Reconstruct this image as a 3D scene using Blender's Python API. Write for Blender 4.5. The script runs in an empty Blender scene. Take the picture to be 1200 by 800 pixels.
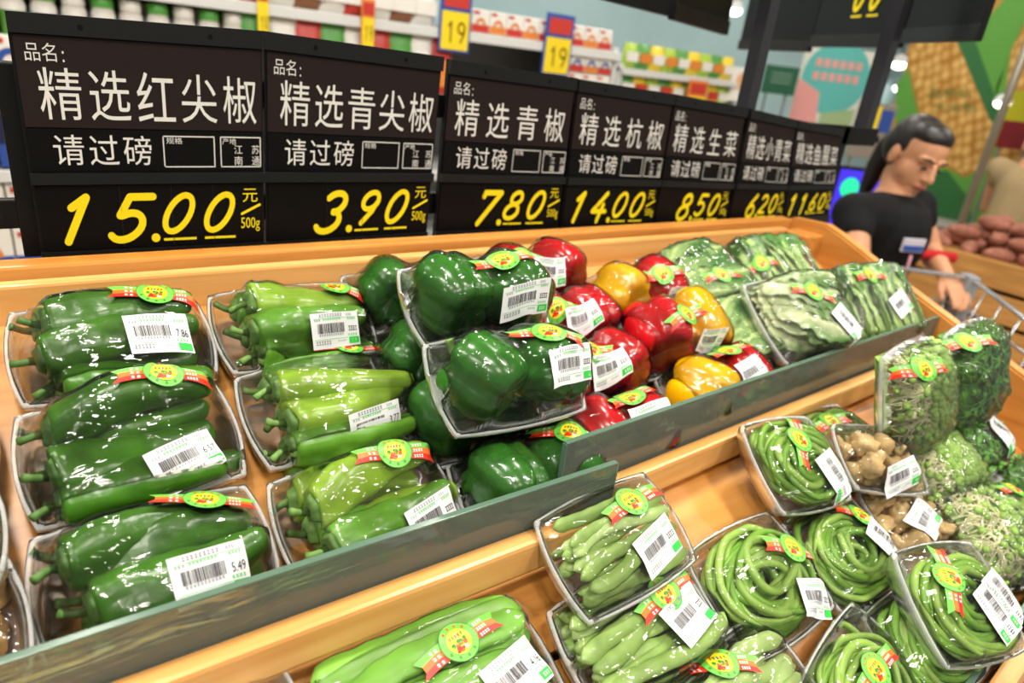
import bpy, bmesh, math, random
import numpy as np
from mathutils import Vector, Matrix, noise
from mathutils.bvhtree import BVHTree

SC = bpy.context.scene
COL = SC.collection
pi = math.pi

# ------------------------------------------------------------------ camera
CR = np.array([[0.81540615, -0.13684053, 0.56248331],
               [-0.56789086, -0.37759282, 0.73138473],
               [0.11230658, -0.91580474, -0.38560200]])      # world axes expressed in camera axes (x right, y down, z ahead)
EYE = np.array([0.0, 0.0, 1.62])
cam_d = bpy.data.cameras.new('camera')
cam = bpy.data.objects.new('camera', cam_d)
COL.objects.link(cam)
cam_d.sensor_width = 36.0
cam_d.lens = 24.0
cam_d.clip_start = 0.02
cam_d.dof.use_dof = True
cam_d.dof.focus_distance = 0.62
cam_d.dof.aperture_fstop = 4.5
_m = Matrix.Identity(4)
for i in range(3):
    _m[i][0] = CR[i, 0]; _m[i][1] = -CR[i, 1]; _m[i][2] = -CR[i, 2]; _m[i][3] = EYE[i]
cam.matrix_world = _m
SC.camera = cam

# ------------------------------------------------------------------ world, exposure
SC.view_settings.view_transform = 'Standard'
SC.view_settings.look = 'None'
SC.view_settings.gamma = 1.0
SC.view_settings.use_curve_mapping = False
SC.view_settings.exposure = 0.0
SC.cycles.transparent_max_bounces = 20
SC.cycles.max_bounces = 8
SC.cycles.caustics_reflective = False
SC.cycles.caustics_refractive = False
SC.cycles.sample_clamp_indirect = 4.0
W = bpy.data.worlds.new('World'); SC.world = W; W.use_nodes = True
W.node_tree.nodes['Background'].inputs[0].default_value = (1.0, 0.96, 0.9, 1)
W.node_tree.nodes['Background'].inputs[1].default_value = 0.27
LAMP_POWER = 17.0
LAMP_SPOTS = [(-1.5 + i * 1.3, -1.6 + j * 1.15) for i in range(4) for j in range(3)]
LAMP_FAR = [(4.2, 0.4), (4.6, -1.0), (5.6, 1.0), (-1.4, 2.1), (0.0, 2.1), (1.4, 2.1), (2.8, 2.1), (4.4, 2.3), (6.2, 2.2), (-0.6, 3.9), (1.6, 3.9), (3.8, 3.9), (6.0, 3.7), (8.0, 3.0), (8.0, 1.0)]
LAMP_Z = 3.1

# ------------------------------------------------------------------ helpers: placing
def ray(px, py):
    return CR @ np.array([(px - 600) / 800.0, (py - 400) / 800.0, 1.0])
def P(px, py, t):                      # a point at depth t along the line of sight through a photo pixel
    return Vector(EYE + ray(px, py) * t)
def at_y(px, py, y):
    d = ray(px, py); return Vector(EYE + d * (y / d[1]))
def at_x(px, py, x):
    d = ray(px, py); return Vector(EYE + d * (x / d[0]))
SL = math.radians(25)
PLANES = {'upper': Vector((0, 0.74, 1.335)), 'lower': Vector((0, 0.38, 1.18))}
BASIS = Matrix(((1, 0, 0), (0, math.cos(SL), -math.sin(SL)), (0, math.sin(SL), math.cos(SL))))
def on_shelf(pl, X, s, h):
    return PLANES[pl] + BASIS @ Vector((X, s, h))

# ------------------------------------------------------------------ helpers: materials
def lin(c):
    if isinstance(c, str):
        c = [int(c[i:i + 2], 16) / 255 for i in (0, 2, 4)]
    return tuple(((v / 12.92) if v <= 0.04045 else ((v + 0.055) / 1.055) ** 2.4) for v in c) + (1.0,)
MATS = {}
def new_mat(name):
    m = bpy.data.materials.new(name); m.use_nodes = True
    MATS[name] = m
    nt = m.node_tree
    return m, nt, nt.nodes['Principled BSDF']
def pm(name, col, rough=0.5, spec=0.5, metal=0.0, noise_amt=0.0, nscale=30.0, bump=0.0, bscale=60.0, coat=0.0, sss=0.0, emit=0.0, stretch=None):
    if name in MATS: return MATS[name]
    m, nt, b = new_mat(name)
    c = lin(col)
    b.inputs['Base Color'].default_value = c
    b.inputs['Roughness'].default_value = rough
    b.inputs['Specular IOR Level'].default_value = spec
    b.inputs['Metallic'].default_value = metal
    b.inputs['Coat Weight'].default_value = coat
    b.inputs['Coat Roughness'].default_value = 0.08
    if emit:
        b.inputs['Emission Color'].default_value = c
        b.inputs['Emission Strength'].default_value = emit
    if noise_amt or bump:
        tc = nt.nodes.new('ShaderNodeTexCoord'); mp = nt.nodes.new('ShaderNodeMapping')
        nt.links.new(tc.outputs['Object'], mp.inputs[0])
        if stretch: mp.inputs['Scale'].default_value = stretch
    if noise_amt:
        n = nt.nodes.new('ShaderNodeTexNoise'); n.inputs['Scale'].default_value = nscale; n.inputs['Detail'].default_value = 4
        nt.links.new(mp.outputs[0], n.inputs['Vector'])
        r = nt.nodes.new('ShaderNodeValToRGB')
        lo = tuple(max(0, v * (1 - noise_amt)) for v in c[:3]) + (1,); hi = tuple(min(1, v * (1 + noise_amt)) for v in c[:3]) + (1,)
        r.color_ramp.elements[0].position = 0.3; r.color_ramp.elements[1].position = 0.7
        r.color_ramp.elements[0].color = lo; r.color_ramp.elements[1].color = hi
        nt.links.new(n.outputs['Fac'], r.inputs[0]); nt.links.new(r.outputs[0], b.inputs['Base Color'])
    if bump:
        n2 = nt.nodes.new('ShaderNodeTexNoise'); n2.inputs['Scale'].default_value = bscale; n2.inputs['Detail'].default_value = 3
        nt.links.new(mp.outputs[0], n2.inputs['Vector'])
        bp = nt.nodes.new('ShaderNodeBump'); bp.inputs['Strength'].default_value = bump; bp.inputs['Distance'].default_value = 0.002
        nt.links.new(n2.outputs['Fac'], bp.inputs['Height']); nt.links.new(bp.outputs[0], b.inputs['Normal'])
    return m

def two_tone(name, c0, c1, attr='tone', rough=0.4, spec=0.5, mid=0.5, noise_amt=0.25, nscale=40, bump=0.2, bscale=90):
    """colour runs from c0 to c1 along a growth attribute stored on the plant (root to tip, rib to blade)"""
    if name in MATS: return MATS[name]
    m, nt, b = new_mat(name)
    b.inputs['Roughness'].default_value = rough; b.inputs['Specular IOR Level'].default_value = spec
    a = nt.nodes.new('ShaderNodeAttribute'); a.attribute_name = attr
    n = nt.nodes.new('ShaderNodeTexNoise'); n.inputs['Scale'].default_value = nscale; n.inputs['Detail'].default_value = 4
    tc = nt.nodes.new('ShaderNodeTexCoord'); nt.links.new(tc.outputs['Object'], n.inputs['Vector'])
    ma = nt.nodes.new('ShaderNodeMath'); ma.operation = 'MULTIPLY_ADD'
    nt.links.new(n.outputs['Fac'], ma.inputs[0]); ma.inputs[1].default_value = noise_amt * 2
    ad = nt.nodes.new('ShaderNodeMath'); ad.operation = 'SUBTRACT'
    nt.links.new(a.outputs['Fac'], ad.inputs[0]); ad.inputs[1].default_value = noise_amt
    nt.links.new(ad.outputs[0], ma.inputs[2])
    r = nt.nodes.new('ShaderNodeValToRGB')
    r.color_ramp.elements[0].position = max(0.0, mid - 0.4); r.color_ramp.elements[1].position = min(1.0, mid + 0.4)
    r.color_ramp.elements[0].color = lin(c0); r.color_ramp.elements[1].color = lin(c1)
    nt.links.new(ma.outputs[0], r.inputs[0]); nt.links.new(r.outputs[0], b.inputs['Base Color'])
    n2 = nt.nodes.new('ShaderNodeTexNoise'); n2.inputs['Scale'].default_value = bscale
    nt.links.new(tc.outputs['Object'], n2.inputs['Vector'])
    bp = nt.nodes.new('ShaderNodeBump'); bp.inputs['Strength'].default_value = bump; bp.inputs['Distance'].default_value = 0.002
    nt.links.new(n2.outputs['Fac'], bp.inputs['Height']); nt.links.new(bp.outputs[0], b.inputs['Normal'])
    return m

def clear_mat(name, tint, rough, body, body_col, bump=0.0, bscale=(60, 60, 60), ior=1.45, dist=0.002, crease=0.0):
    """thin clear plastic or glass: see-through, with a fresnel gloss and a share of milky body"""
    m = bpy.data.materials.new(name); m.use_nodes = True; MATS[name] = m
    nt = m.node_tree; nt.nodes.clear()
    out = nt.nodes.new('ShaderNodeOutputMaterial')
    tr = nt.nodes.new('ShaderNodeBsdfTransparent'); tr.inputs[0].default_value = lin(tint)
    gl = nt.nodes.new('ShaderNodeBsdfGlossy'); gl.inputs['Roughness'].default_value = rough
    df = nt.nodes.new('ShaderNodeBsdfDiffuse'); df.inputs[0].default_value = lin(body_col)
    fr = nt.nodes.new('ShaderNodeFresnel'); fr.inputs['IOR'].default_value = ior
    m1 = nt.nodes.new('ShaderNodeMixShader'); m1.inputs[0].default_value = body
    m2 = nt.nodes.new('ShaderNodeMixShader')
    nt.links.new(tr.outputs[0], m1.inputs[1]); nt.links.new(df.outputs[0], m1.inputs[2])
    nt.links.new(fr.outputs[0], m2.inputs[0]); nt.links.new(m1.outputs[0], m2.inputs[1]); nt.links.new(gl.outputs[0], m2.inputs[2])
    nt.links.new(m2.outputs[0], out.inputs[0])
    if bump:
        tc = nt.nodes.new('ShaderNodeTexCoord'); mp = nt.nodes.new('ShaderNodeMapping'); mp.inputs['Scale'].default_value = bscale
        n = nt.nodes.new('ShaderNodeTexNoise'); n.inputs['Scale'].default_value = 1.0; n.inputs['Detail'].default_value = 2.5
        n.inputs['Distortion'].default_value = 1.2
        nt.links.new(tc.outputs['Object'], mp.inputs[0]); nt.links.new(mp.outputs[0], n.inputs['Vector'])
        bp = nt.nodes.new('ShaderNodeBump'); bp.inputs['Strength'].default_value = bump; bp.inputs['Distance'].default_value = dist
        if crease:                                   # sharp drawn creases as well as soft ripples
            def mth(op, *a):
                q = nt.nodes.new('ShaderNodeMath'); q.operation = op
                for i_, v in enumerate(a):
                    if isinstance(v, (int, float)): q.inputs[i_].default_value = v
                    else: nt.links.new(v, q.inputs[i_])
                return q.outputs[0]
            n3 = nt.nodes.new('ShaderNodeTexNoise'); n3.inputs['Scale'].default_value = .55; n3.inputs['Detail'].default_value = 1.0; n3.inputs['Distortion'].default_value = .6
            nt.links.new(mp.outputs[0], n3.inputs['Vector'])
            rd = mth('ABSOLUTE', mth('SUBTRACT', n3.outputs['Fac'], .5))
            ex = mth('POWER', mth('MAXIMUM', mth('SUBTRACT', 1.0, mth('MULTIPLY', rd, 9.0)), 0.0), 2.0)
            nt.links.new(mth('ADD', mth('MULTIPLY', ex, crease), n.outputs['Fac']), bp.inputs['Height'])
        else: nt.links.new(n.outputs['Fac'], bp.inputs['Height'])
        nt.links.new(bp.outputs[0], gl.inputs['Normal'])
    return m

def wood_mat(name, c_lo, c_hi, axis='X', rough=0.35, knots=True):
    if name in MATS: return MATS[name]
    m, nt, b = new_mat(name)
    b.inputs['Roughness'].default_value = rough
    tc = nt.nodes.new('ShaderNodeTexCoord'); mp = nt.nodes.new('ShaderNodeMapping')
    mp.inputs['Scale'].default_value = {'X': (1.6, 22, 22), 'Y': (22, 1.6, 22), 'Z': (22, 22, 1.6)}[axis]
    nt.links.new(tc.outputs['Object'], mp.inputs[0])
    n = nt.nodes.new('ShaderNodeTexNoise'); n.inputs['Scale'].default_value = 1.6; n.inputs['Detail'].default_value = 6; n.inputs['Distortion'].default_value = 0.8
    nt.links.new(mp.outputs[0], n.inputs['Vector'])
    r = nt.nodes.new('ShaderNodeValToRGB')
    r.color_ramp.elements[0].position = 0.32; r.color_ramp.elements[1].position = 0.68
    r.color_ramp.elements[0].color = lin(c_lo); r.color_ramp.elements[1].color = lin(c_hi)
    nt.links.new(n.outputs['Fac'], r.inputs[0])
    last = r.outputs[0]
    if knots:
        v = nt.nodes.new('ShaderNodeTexVoronoi'); v.inputs['Scale'].default_value = 5.5
        mp2 = nt.nodes.new('ShaderNodeMapping'); mp2.inputs['Scale'].default_value = {'X': (0.7, 1.5, 1.5), 'Y': (1.5, 0.7, 1.5), 'Z': (1.5, 1.5, 0.7)}[axis]
        nt.links.new(tc.outputs['Object'], mp2.inputs[0]); nt.links.new(mp2.outputs[0], v.inputs['Vector'])
        r2 = nt.nodes.new('ShaderNodeValToRGB'); r2.color_ramp.elements[0].position = 0.02; r2.color_ramp.elements[1].position = 0.075
        r2.color_ramp.elements[0].color = (0.45, 0.33, 0.25, 1); r2.color_ramp.elements[1].color = (1, 1, 1, 1)
        nt.links.new(v.outputs['Distance'], r2.inputs[0])
        mx = nt.nodes.new('ShaderNodeMix'); mx.data_type = 'RGBA'; mx.blend_type = 'MULTIPLY'; mx.inputs[0].default_value = 0.8
        nt.links.new(last, mx.inputs[6]); nt.links.new(r2.outputs[0], mx.inputs[7]); last = mx.outputs[2]
    nt.links.new(last, b.inputs['Base Color'])
    bp = nt.nodes.new('ShaderNodeBump'); bp.inputs['Strength'].default_value = 0.12; bp.inputs['Distance'].default_value = 0.001
    nt.links.new(n.outputs['Fac'], bp.inputs['Height']); nt.links.new(bp.outputs[0], b.inputs['Normal'])
    return m

# ------------------------------------------------------------------ helpers: meshes and objects
def make_mesh(name, V, F, mats, smooth=False, fm=None, tone=None):
    me = bpy.data.meshes.new(name)
    me.from_pydata([tuple(v) for v in V], [], [tuple(f) for f in F])
    for m in (mats if isinstance(mats, (list, tuple)) else [mats]): me.materials.append(m)
    if smooth: me.polygons.foreach_set('use_smooth', [True] * len(me.polygons))
    if fm is not None: me.polygons.foreach_set('material_index', list(fm))
    if tone is not None:
        a = me.attributes.new('tone', 'FLOAT', 'POINT'); a.data.foreach_set('value', list(tone))
    me.update()
    return me
def obj(name, me, parent=None, M=None):
    o = bpy.data.objects.new(name, me); COL.objects.link(o)
    if parent is not None: o.parent = parent
    if M is not None: o.matrix_local = M
    return o
def tag(o, label, cat, group=None, kind=None):
    if label: o['label'] = label
    if cat: o['category'] = cat
    if group: o['group'] = group
    if kind: o['kind'] = kind
    return o
def thing(name, label, cat, M, group=None):
    o = bpy.data.objects.new(name, None); COL.objects.link(o)
    o.empty_display_size = 0.02
    o.matrix_world = M if isinstance(M, Matrix) else Matrix.Translation(M)
    return tag(o, label, cat, group)
def struct(name, me, M=None):
    o = obj(name, me, None, M); o['kind'] = 'structure'; return o
class MB:
    """collects boxes, tubes, lathes into one mesh"""
    def __init__(s): s.V = []; s.F = []; s.m = []; s.cur = 0
    def add(s, V, F):
        n = len(s.V); s.V += [tuple(v) for v in V]; s.F += [tuple(i + n for i in f) for f in F]; s.m += [s.cur] * len(F); return s
    def box(s, x0, x1, y0, y1, z0, z1, bev=0.0, M=None):
        if bev <= 0:
            V = [(x, y, z) for z in (z0, z1) for y in (y0, y1) for x in (x0, x1)]
            F = [(0, 2, 3, 1), (4, 5, 7, 6), (0, 1, 5, 4), (2, 6, 7, 3), (0, 4, 6, 2), (1, 3, 7, 5)]
        else:
            bm = bmesh.new(); bmesh.ops.create_cube(bm, size=1)
            for v in bm.verts:
                v.co = Vector((x0 + (v.co.x + .5) * (x1 - x0), y0 + (v.co.y + .5) * (y1 - y0), z0 + (v.co.z + .5) * (z1 - z0)))
            bmesh.ops.bevel(bm, geom=bm.edges[:], offset=bev, segments=2, affect='EDGES', profile=0.6)
            V = [v.co.copy() for v in bm.verts]; bm.verts.index_update(); F = [[v.index for v in f.verts] for f in bm.faces]; bm.free()
        if M is not None: V = [M @ Vector(v) for v in V]
        return s.add(V, F)
    def tube(s, pts, rad, seg=8, flat=1.0, up=None, caps=True):
        V, F = tube(pts, rad, seg, flat, up, caps); return s.add(V, F)
    def mesh(s, name, mats, smooth=False): return make_mesh(name, s.V, s.F, mats, smooth, s.m if isinstance(mats, (list, tuple)) else None)
def tube(pts, rad, seg=8, flat=1.0, up=None, caps=True):
    """tube along pts; rad one number or one per point; flat squashes the section along `up`"""
    P_ = np.array(pts, float); n = len(P_)
    r = np.full(n, rad, float) if np.isscalar(rad) else np.array(rad, float)
    T = np.gradient(P_, axis=0); T /= np.linalg.norm(T, axis=1)[:, None] + 1e-12
    u = np.array(up if up is not None else (0, 0, 1), float)
    if up is None and abs(T[0] @ u) > 0.9: u = np.array((1.0, 0, 0))
    V = []; F = []
    for i in range(n):
        a = u - T[i] * (u @ T[i]); a /= np.linalg.norm(a) + 1e-12
        if up is None: u = a
        b = np.cross(T[i], a)
        for k in range(seg):
            t = 2 * pi * k / seg
            V.append(P_[i] + r[i] * (math.cos(t) * b + math.sin(t) * a * flat))
    for i in range(n - 1):
        for k in range(seg):
            k2 = (k + 1) % seg
            F.append((i * seg + k, i * seg + k2, (i + 1) * seg + k2, (i + 1) * seg + k))
    if caps:
        F.append(tuple(range(seg - 1, -1, -1))); F.append(tuple((n - 1) * seg + k for k in range(seg)))
    return V, F
def grid_faces(nu, nv, wrap=False):
    F = []
    for i in range(nu - 1):
        for j in range(nv if wrap else nv - 1):
            j2 = (j + 1) % nv
            F.append((i * nv + j, (i + 1) * nv + j, (i + 1) * nv + j2, i * nv + j2))
    return F
def sphere(c, r, nu=6, nv=8, sq=(1, 1, 1)):
    V = []; 
    for i in range(nu + 1):
        t = pi * i / nu
        for j in range(nv):
            p = 2 * pi * j / nv
            V.append((c[0] + r * sq[0] * math.sin(t) * math.cos(p), c[1] + r * sq[1] * math.sin(t) * math.sin(p), c[2] + r * sq[2] * math.cos(t)))
    return V, grid_faces(nu + 1, nv, True)
_tcache = {}
def text_mesh(s):
    """flat outline of a piece of writing: vertices in a box of its own size, faces"""
    if s in _tcache: return _tcache[s]
    cu = bpy.data.curves.new('writing', 'FONT'); cu.body = s; cu.size = 1.0; cu.resolution_u = 3
    o = bpy.data.objects.new('writing', cu); COL.objects.link(o)
    bpy.context.view_layer.update()
    dg = bpy.context.evaluated_depsgraph_get()
    me = bpy.data.meshes.new_from_object(o.evaluated_get(dg))
    V = np.array([v.co[:] for v in me.vertices]) if len(me.vertices) else np.zeros((0, 3)); F = [tuple(p.vertices) for p in me.polygons]
    bpy.data.objects.remove(o); bpy.data.curves.remove(cu); bpy.data.meshes.remove(me)
    _tcache[s] = (V, F); return V, F
def fit_text(s, x0, x1, y0, y1):
    V, F = text_mesh(s)
    if not len(V): return [], []
    lo = V.min(0); hi = V.max(0); d = np.maximum(hi - lo, 1e-6)
    return [(x0 + (v[0] - lo[0]) / d[0] * (x1 - x0), y0 + (v[1] - lo[1]) / d[1] * (y1 - y0)) for v in V], F
def ribbon(pts, w):
    """flat stroke with round ends, 2-D"""
    V = []; F = []
    def disc(c):
        n = len(V); V.extend((c[0] + w / 2 * math.cos(2 * pi * k / 10), c[1] + w / 2 * math.sin(2 * pi * k / 10)) for k in range(10)); F.append(tuple(range(n, n + 10)))
    for i, p in enumerate(pts):
        disc(p)
        if i:
            q = pts[i - 1]; dx, dy = p[0] - q[0], p[1] - q[1]; l = math.hypot(dx, dy) + 1e-9; nx, ny = -dy / l * w / 2, dx / l * w / 2
            n = len(V); V += [(q[0] + nx, q[1] + ny), (q[0] - nx, q[1] - ny), (p[0] - nx, p[1] - ny), (p[0] + nx, p[1] + ny)]; F.append((n, n + 1, n + 2, n + 3))
    return V, F
# ------------------------------------------------------------------ materials
M_WOOD = wood_mat('pine_wood', 'b9762f', 'd99a50', 'X')
M_WOODY = wood_mat('pine_wood_end', 'b0712d', 'd2924a', 'Y')
M_EDGE = wood_mat('pine_edge', 'cf8f48', 'e8b470', 'X', 0.3, False)
M_DARK = pm('matte_black_plastic', '0c0c0c', 0.4, 0.25)
M_NAME = pm('brown_black_panel', '231918', 0.55, 0.15)
M_BLACK = pm('black_panel', '080707', 0.45, 0.15)
M_BAR = pm('black_sign_bar', '161616', 0.32, 0.35)
M_WHITE_INK = pm('white_lettering', 'd8d6d0', 0.6, 0.2)
M_GREY_INK = pm('grey_lettering', '9a9892', 0.6, 0.2)
M_YELLOW = pm('yellow_digits', 'f2dc1c', 0.5, 0.2)
M_GLASS = clear_mat('clear_acrylic', 'd6e6d4', 0.05, 0.17, 'c8d4c2', 0.15, (14, 14, 60), 1.45)
M_GLASS_EDGE = pm('green_glass_edge', '56705f', 0.15, 0.6)
M_FILM = clear_mat('cling_film', 'fdfefc', 0.05, 0.004, 'ffffff', .6, (22, 70, 40), 1.47, 0.003, .5)
M_FILM_B = clear_mat('cling_film_wrinkled', 'fcfdfb', 0.06, 0.02, 'ffffff', .9, (60, 36, 40), 1.5, 0.003, .5)
M_TRAY = clear_mat('clear_tray_plastic', 'fafbfa', 0.28, 0.20, 'ffffff', 0.0, (40, 40, 40), 1.25)
M_PAPER = pm('label_paper', 'ecebee', 0.45, 0.4)
M_INK = pm('label_black_ink', '2a2a2c', 0.6, 0.2)
M_INKG = pm('label_grey_ink', '83838a', 0.6, 0.2)
M_GREENINK = pm('label_green_ink', '35c04a', 0.5, 0.3)
M_STG = pm('sticker_green', '6cba48', 0.35, 0.4)
M_STGD = pm('sticker_dark_green', '2f7a26', 0.4, 0.4)
M_STY = pm('sticker_yellow', 'f0df2a', 0.35, 0.4)
M_STR = pm('sticker_red', 'dc2a1c', 0.35, 0.4)
M_STO = pm('sticker_orange', 'ec6a20', 0.35, 0.4)
M_STW = pm('sticker_white', 'ece8dc', 0.4, 0.4)
M_PEP_D = pm('dark_green_pepper', '3a6a16', 0.28, 0.5, noise_amt=0.35, nscale=28, bump=0.25, bscale=120)
M_PEP_L = pm('light_green_pepper', '86aa30', 0.28, 0.5, noise_amt=0.25, nscale=22, bump=0.15, bscale=90)
M_PEP_M = pm('mid_green_pepper', '5c902a', 0.28, 0.5, noise_amt=0.3, nscale=24, bump=0.15, bscale=90)
M_PEP_O = pm('ripening_pepper', 'b59a22', 0.28, 0.5, noise_amt=0.4, nscale=14, bump=0.15, bscale=90)
M_BELL_G = pm('green_bell_pepper', '2f6e1c', 0.22, 0.5, noise_amt=0.3, nscale=18, bump=0.08, bscale=60)
M_BELL_R = pm('red_bell_pepper', 'c40f16', 0.2, 0.5, noise_amt=0.25, nscale=18, bump=0.06, bscale=60)
M_BELL_Y = pm('yellow_bell_pepper', 'ffba06', 0.2, 0.5, noise_amt=0.06, nscale=18, bump=0.06, bscale=60)
M_STEM = pm('pepper_stem', '6a8f44', 0.5, 0.4, noise_amt=0.25, nscale=60)
M_STEM_D = pm('dark_pepper_stem', '4c7030', 0.5, 0.4, noise_amt=0.25, nscale=60)
M_BEAN = pm('green_bean_skin', '93b25e', 0.38, 0.45, noise_amt=0.2, nscale=40, bump=0.05, bscale=140)
M_BEAN2 = pm('pale_bean_skin', 'a8c276', 0.38, 0.45, noise_amt=0.2, nscale=40, bump=0.15, bscale=140)
M_BEANF = pm('broad_bean_skin', '78b040', 0.36, 0.45, noise_amt=0.2, nscale=20, bump=0.2, bscale=80)
M_LONG = pm('long_bean_skin', '79a83c', 0.36, 0.45, noise_amt=0.22, nscale=30, bump=0.1, bscale=140)
M_LONG2 = pm('long_bean_pale_skin', '9abe58', 0.36, 0.45, noise_amt=0.22, nscale=30, bump=0.1, bscale=140)
M_LETT = two_tone('lettuce_leaf', 'e8f0bc', '4f8a22', mid=0.5, rough=0.4)
M_LETT2 = two_tone('lettuce_leaf_dark', 'c8e08c', '3a7a1c', mid=0.42, rough=0.4)
M_CHOY = two_tone('choy_leaf', 'c0e084', '4a8f26', mid=0.74, rough=0.35, noise_amt=0.15)
M_SPROUT = pm('sprout_head', '9cc455', 0.4, 0.4, noise_amt=0.3, nscale=60)
M_SPROUTD = pm('pea_shoot_leaf', '6aaa3c', 0.45, 0.4, noise_amt=0.4, nscale=40)
M_SPSTEM = pm('sprout_stem', 'd9d6a6', 0.4, 0.4, noise_amt=0.15, nscale=60)
M_MUSH = pm('beige_mushroom', 'cfae78', 0.6, 0.3, noise_amt=0.35, nscale=45, bump=0.5, bscale=120)
M_MUSHB = pm('brown_mushroom', '9a7444', 0.6, 0.3, noise_amt=0.4, nscale=45, bump=0.5, bscale=120)
M_ENOKI = pm('pale_mushroom', 'e6dcc0', 0.5, 0.3, noise_amt=0.12, nscale=60)

# ------------------------------------------------------------------ the room
def plane_mesh(name, pts, m): return make_mesh(name, pts, [tuple(range(len(pts)))], m)
M_WALL = pm('pale_blue_wall', 'b4d3da', 0.6, 0.3, noise_amt=0.05, nscale=2)
M_FLOOR = pm('beige_floor_tile', 'b9ad9a', 0.25, 0.5, noise_amt=0.12, nscale=3)
M_CEIL = pm('white_ceiling', 'c9c9c4', 0.7, 0.2, noise_amt=0.04, nscale=2)
b = MB().box(-4, 10.5, -3.5, 5.0, -0.1, 0.0); struct('floor', b.mesh('floor', M_FLOOR))
b = MB().box(-4, 10.5, -3.5, 5.0, 3.3, 3.4); struct('ceiling', b.mesh('ceiling', M_CEIL))
b = MB().box(-4, 10.5, 4.9, 5.0, 0.0, 3.3); struct('wall_back', b.mesh('wall_back', M_WALL))
b = MB().box(10.4, 10.5, -3.5, 4.9, 0.0, 3.3); struct('wall_right', b.mesh('wall_right', M_WALL))
# ceiling downlights: housing, glowing disc and the lamp's own light
M_LAMPB = pm('lamp_housing', 'd8d8d8', 0.4)
M_GLOW = pm('lamp_glow', 'fffaf0', 0.5, emit=9.0)
def disc_cyl(r, z0, z1, n=20):
    V = [(r * math.cos(2 * pi * k / n), r * math.sin(2 * pi * k / n), z) for z in (z0, z1) for k in range(n)]
    F = [tuple(range(n - 1, -1, -1)), tuple(range(n, 2 * n))] + [(k, (k + 1) % n, n + (k + 1) % n, n + k) for k in range(n)]
    return V, F
house_me = make_mesh('lamp_housing', *disc_cyl(0.15, 0.0, 0.2), M_LAMPB)
glow_me = make_mesh('lamp_diffuser', *disc_cyl(0.125, -0.004, 0.0), M_GLOW)
for k, (x, y) in enumerate(LAMP_SPOTS + LAMP_FAR):
    t = thing('ceiling_lamp', 'round white ceiling downlight above the vegetable hall', 'lamp', Vector((x, y, LAMP_Z)), 'ceiling downlights')
    obj('lamp_housing', house_me, t); obj('lamp_diffuser', glow_me, t)
    ld = bpy.data.lights.new('lamp_light', 'AREA'); ld.shape = 'DISK'; ld.size = 0.25; ld.energy = LAMP_POWER if k < len(LAMP_SPOTS) else LAMP_POWER * .7; ld.color = (1.0, 0.95, 0.86)
    lo = bpy.data.objects.new('lamp_light', ld); COL.objects.link(lo); lo.parent = t; lo.location = (0, 0, -0.012)

# ------------------------------------------------------------------ the produce display
stand = thing('produce_display_stand', 'long pine wood produce display with two sloping tiers and a raised end board', 'display stand', Vector((0.5, 0.4, 0)))
def wpart(name, me, M=None):
    o = obj(name, me, stand); o.matrix_world = Matrix.Translation((0, 0, 0)) if M is None else M
    o.matrix_parent_inverse = Matrix.Identity(4)
    o.matrix_basis = Matrix.Translation((-0.5, -0.4, 0)) @ (M if M is not None else Matrix.Identity(4)); return o
X0, X1 = -0.75, 1.26
def slope_box(pl, x0, x1, s0, s1, h0, h1, bev=0.0015):
    M = Matrix.Translation(PLANES[pl]) @ BASIS.to_4x4()
    return MB().box(x0, x1, s0, s1, h0, h1, bev), M
b, M = slope_box('upper', X0, X1, -0.405, 0.0, -0.018, 0.0); wpart('upper_shelf_board', b.mesh('upper_shelf_board', M_WOOD), M)
# lower shelf: boards with dark gaps between them
for k, (s0, s1) in enumerate([(-0.075, 0.03), (-0.19, -0.082)]):
    b, M = slope_box('lower', X0, X1, s0, s1, -0.018, 0.0); wpart('lower_shelf_board', b.mesh('lower_shelf_board', M_WOOD), M)
M = Matrix.Translation(PLANES['lower']) @ BASIS.to_4x4()
V = [(x, s, h) for h in (-0.018, 0.0) for x, s in ((X0, -0.197), (X0, -0.425), (X1, -0.24), (X1, -0.197))]
wpart('lower_shelf_board', make_mesh('lower_shelf_board', V, [(0, 3, 2, 1), (4, 5, 6, 7), (0, 1, 5, 4), (1, 2, 6, 5), (2, 3, 7, 6), (3, 0, 4, 7)], M_WOOD), M)
b = MB().box(X0, 1.205, 0.742, 0.760, 1.285, 1.372, 0.003); wpart('back_rail', b.mesh('back_rail', M_EDGE))
b = MB().box(X0, 1.26, 0.772, 0.80, 1.27, 1.381, 0.003); wpart('back_ledge', b.mesh('back_ledge', M_WOOD))
b = MB().box(1.205, 1.262, 0.70, 0.760, 1.27, 1.366, 0.003); wpart('corner_block', b.mesh('corner_block', M_WOODY))
# front rails of the upper tier: the left one stands a little further forward
def rail(xa, xb, ya, yb, z1, h=0.034, d=0.018):
    # a bar from (xa, ya) to (xb, yb), its top front edge at those points
    L = math.hypot(xb - xa, yb - ya); M = Matrix.Translation((xa, ya, z1)) @ Matrix.Rotation(math.atan2(yb - ya, xb - xa), 4, 'Z')
    return MB().box(0, L, 0, d, -h, 0, 0.004), M
b, M = rail(X0, 0.40, 0.354, 0.354, 1.236); wpart('front_rail', b.mesh('front_rail', M_EDGE), M)
b, M = rail(0.395, X1, 0.382, 0.434, 1.237); wpart('front_rail', b.mesh('front_rail', M_EDGE), M)
b = MB().box(X0, X1, 0.40, 0.44, 1.08, 1.175); wpart('riser_board', b.mesh('riser_board', M_WOOD))
b, M = rail(X0, X1, -0.042, 0.128, 1.062, 0.12, 0.02); wpart('bottom_rail', b.mesh('bottom_rail', M_EDGE), M)
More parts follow.
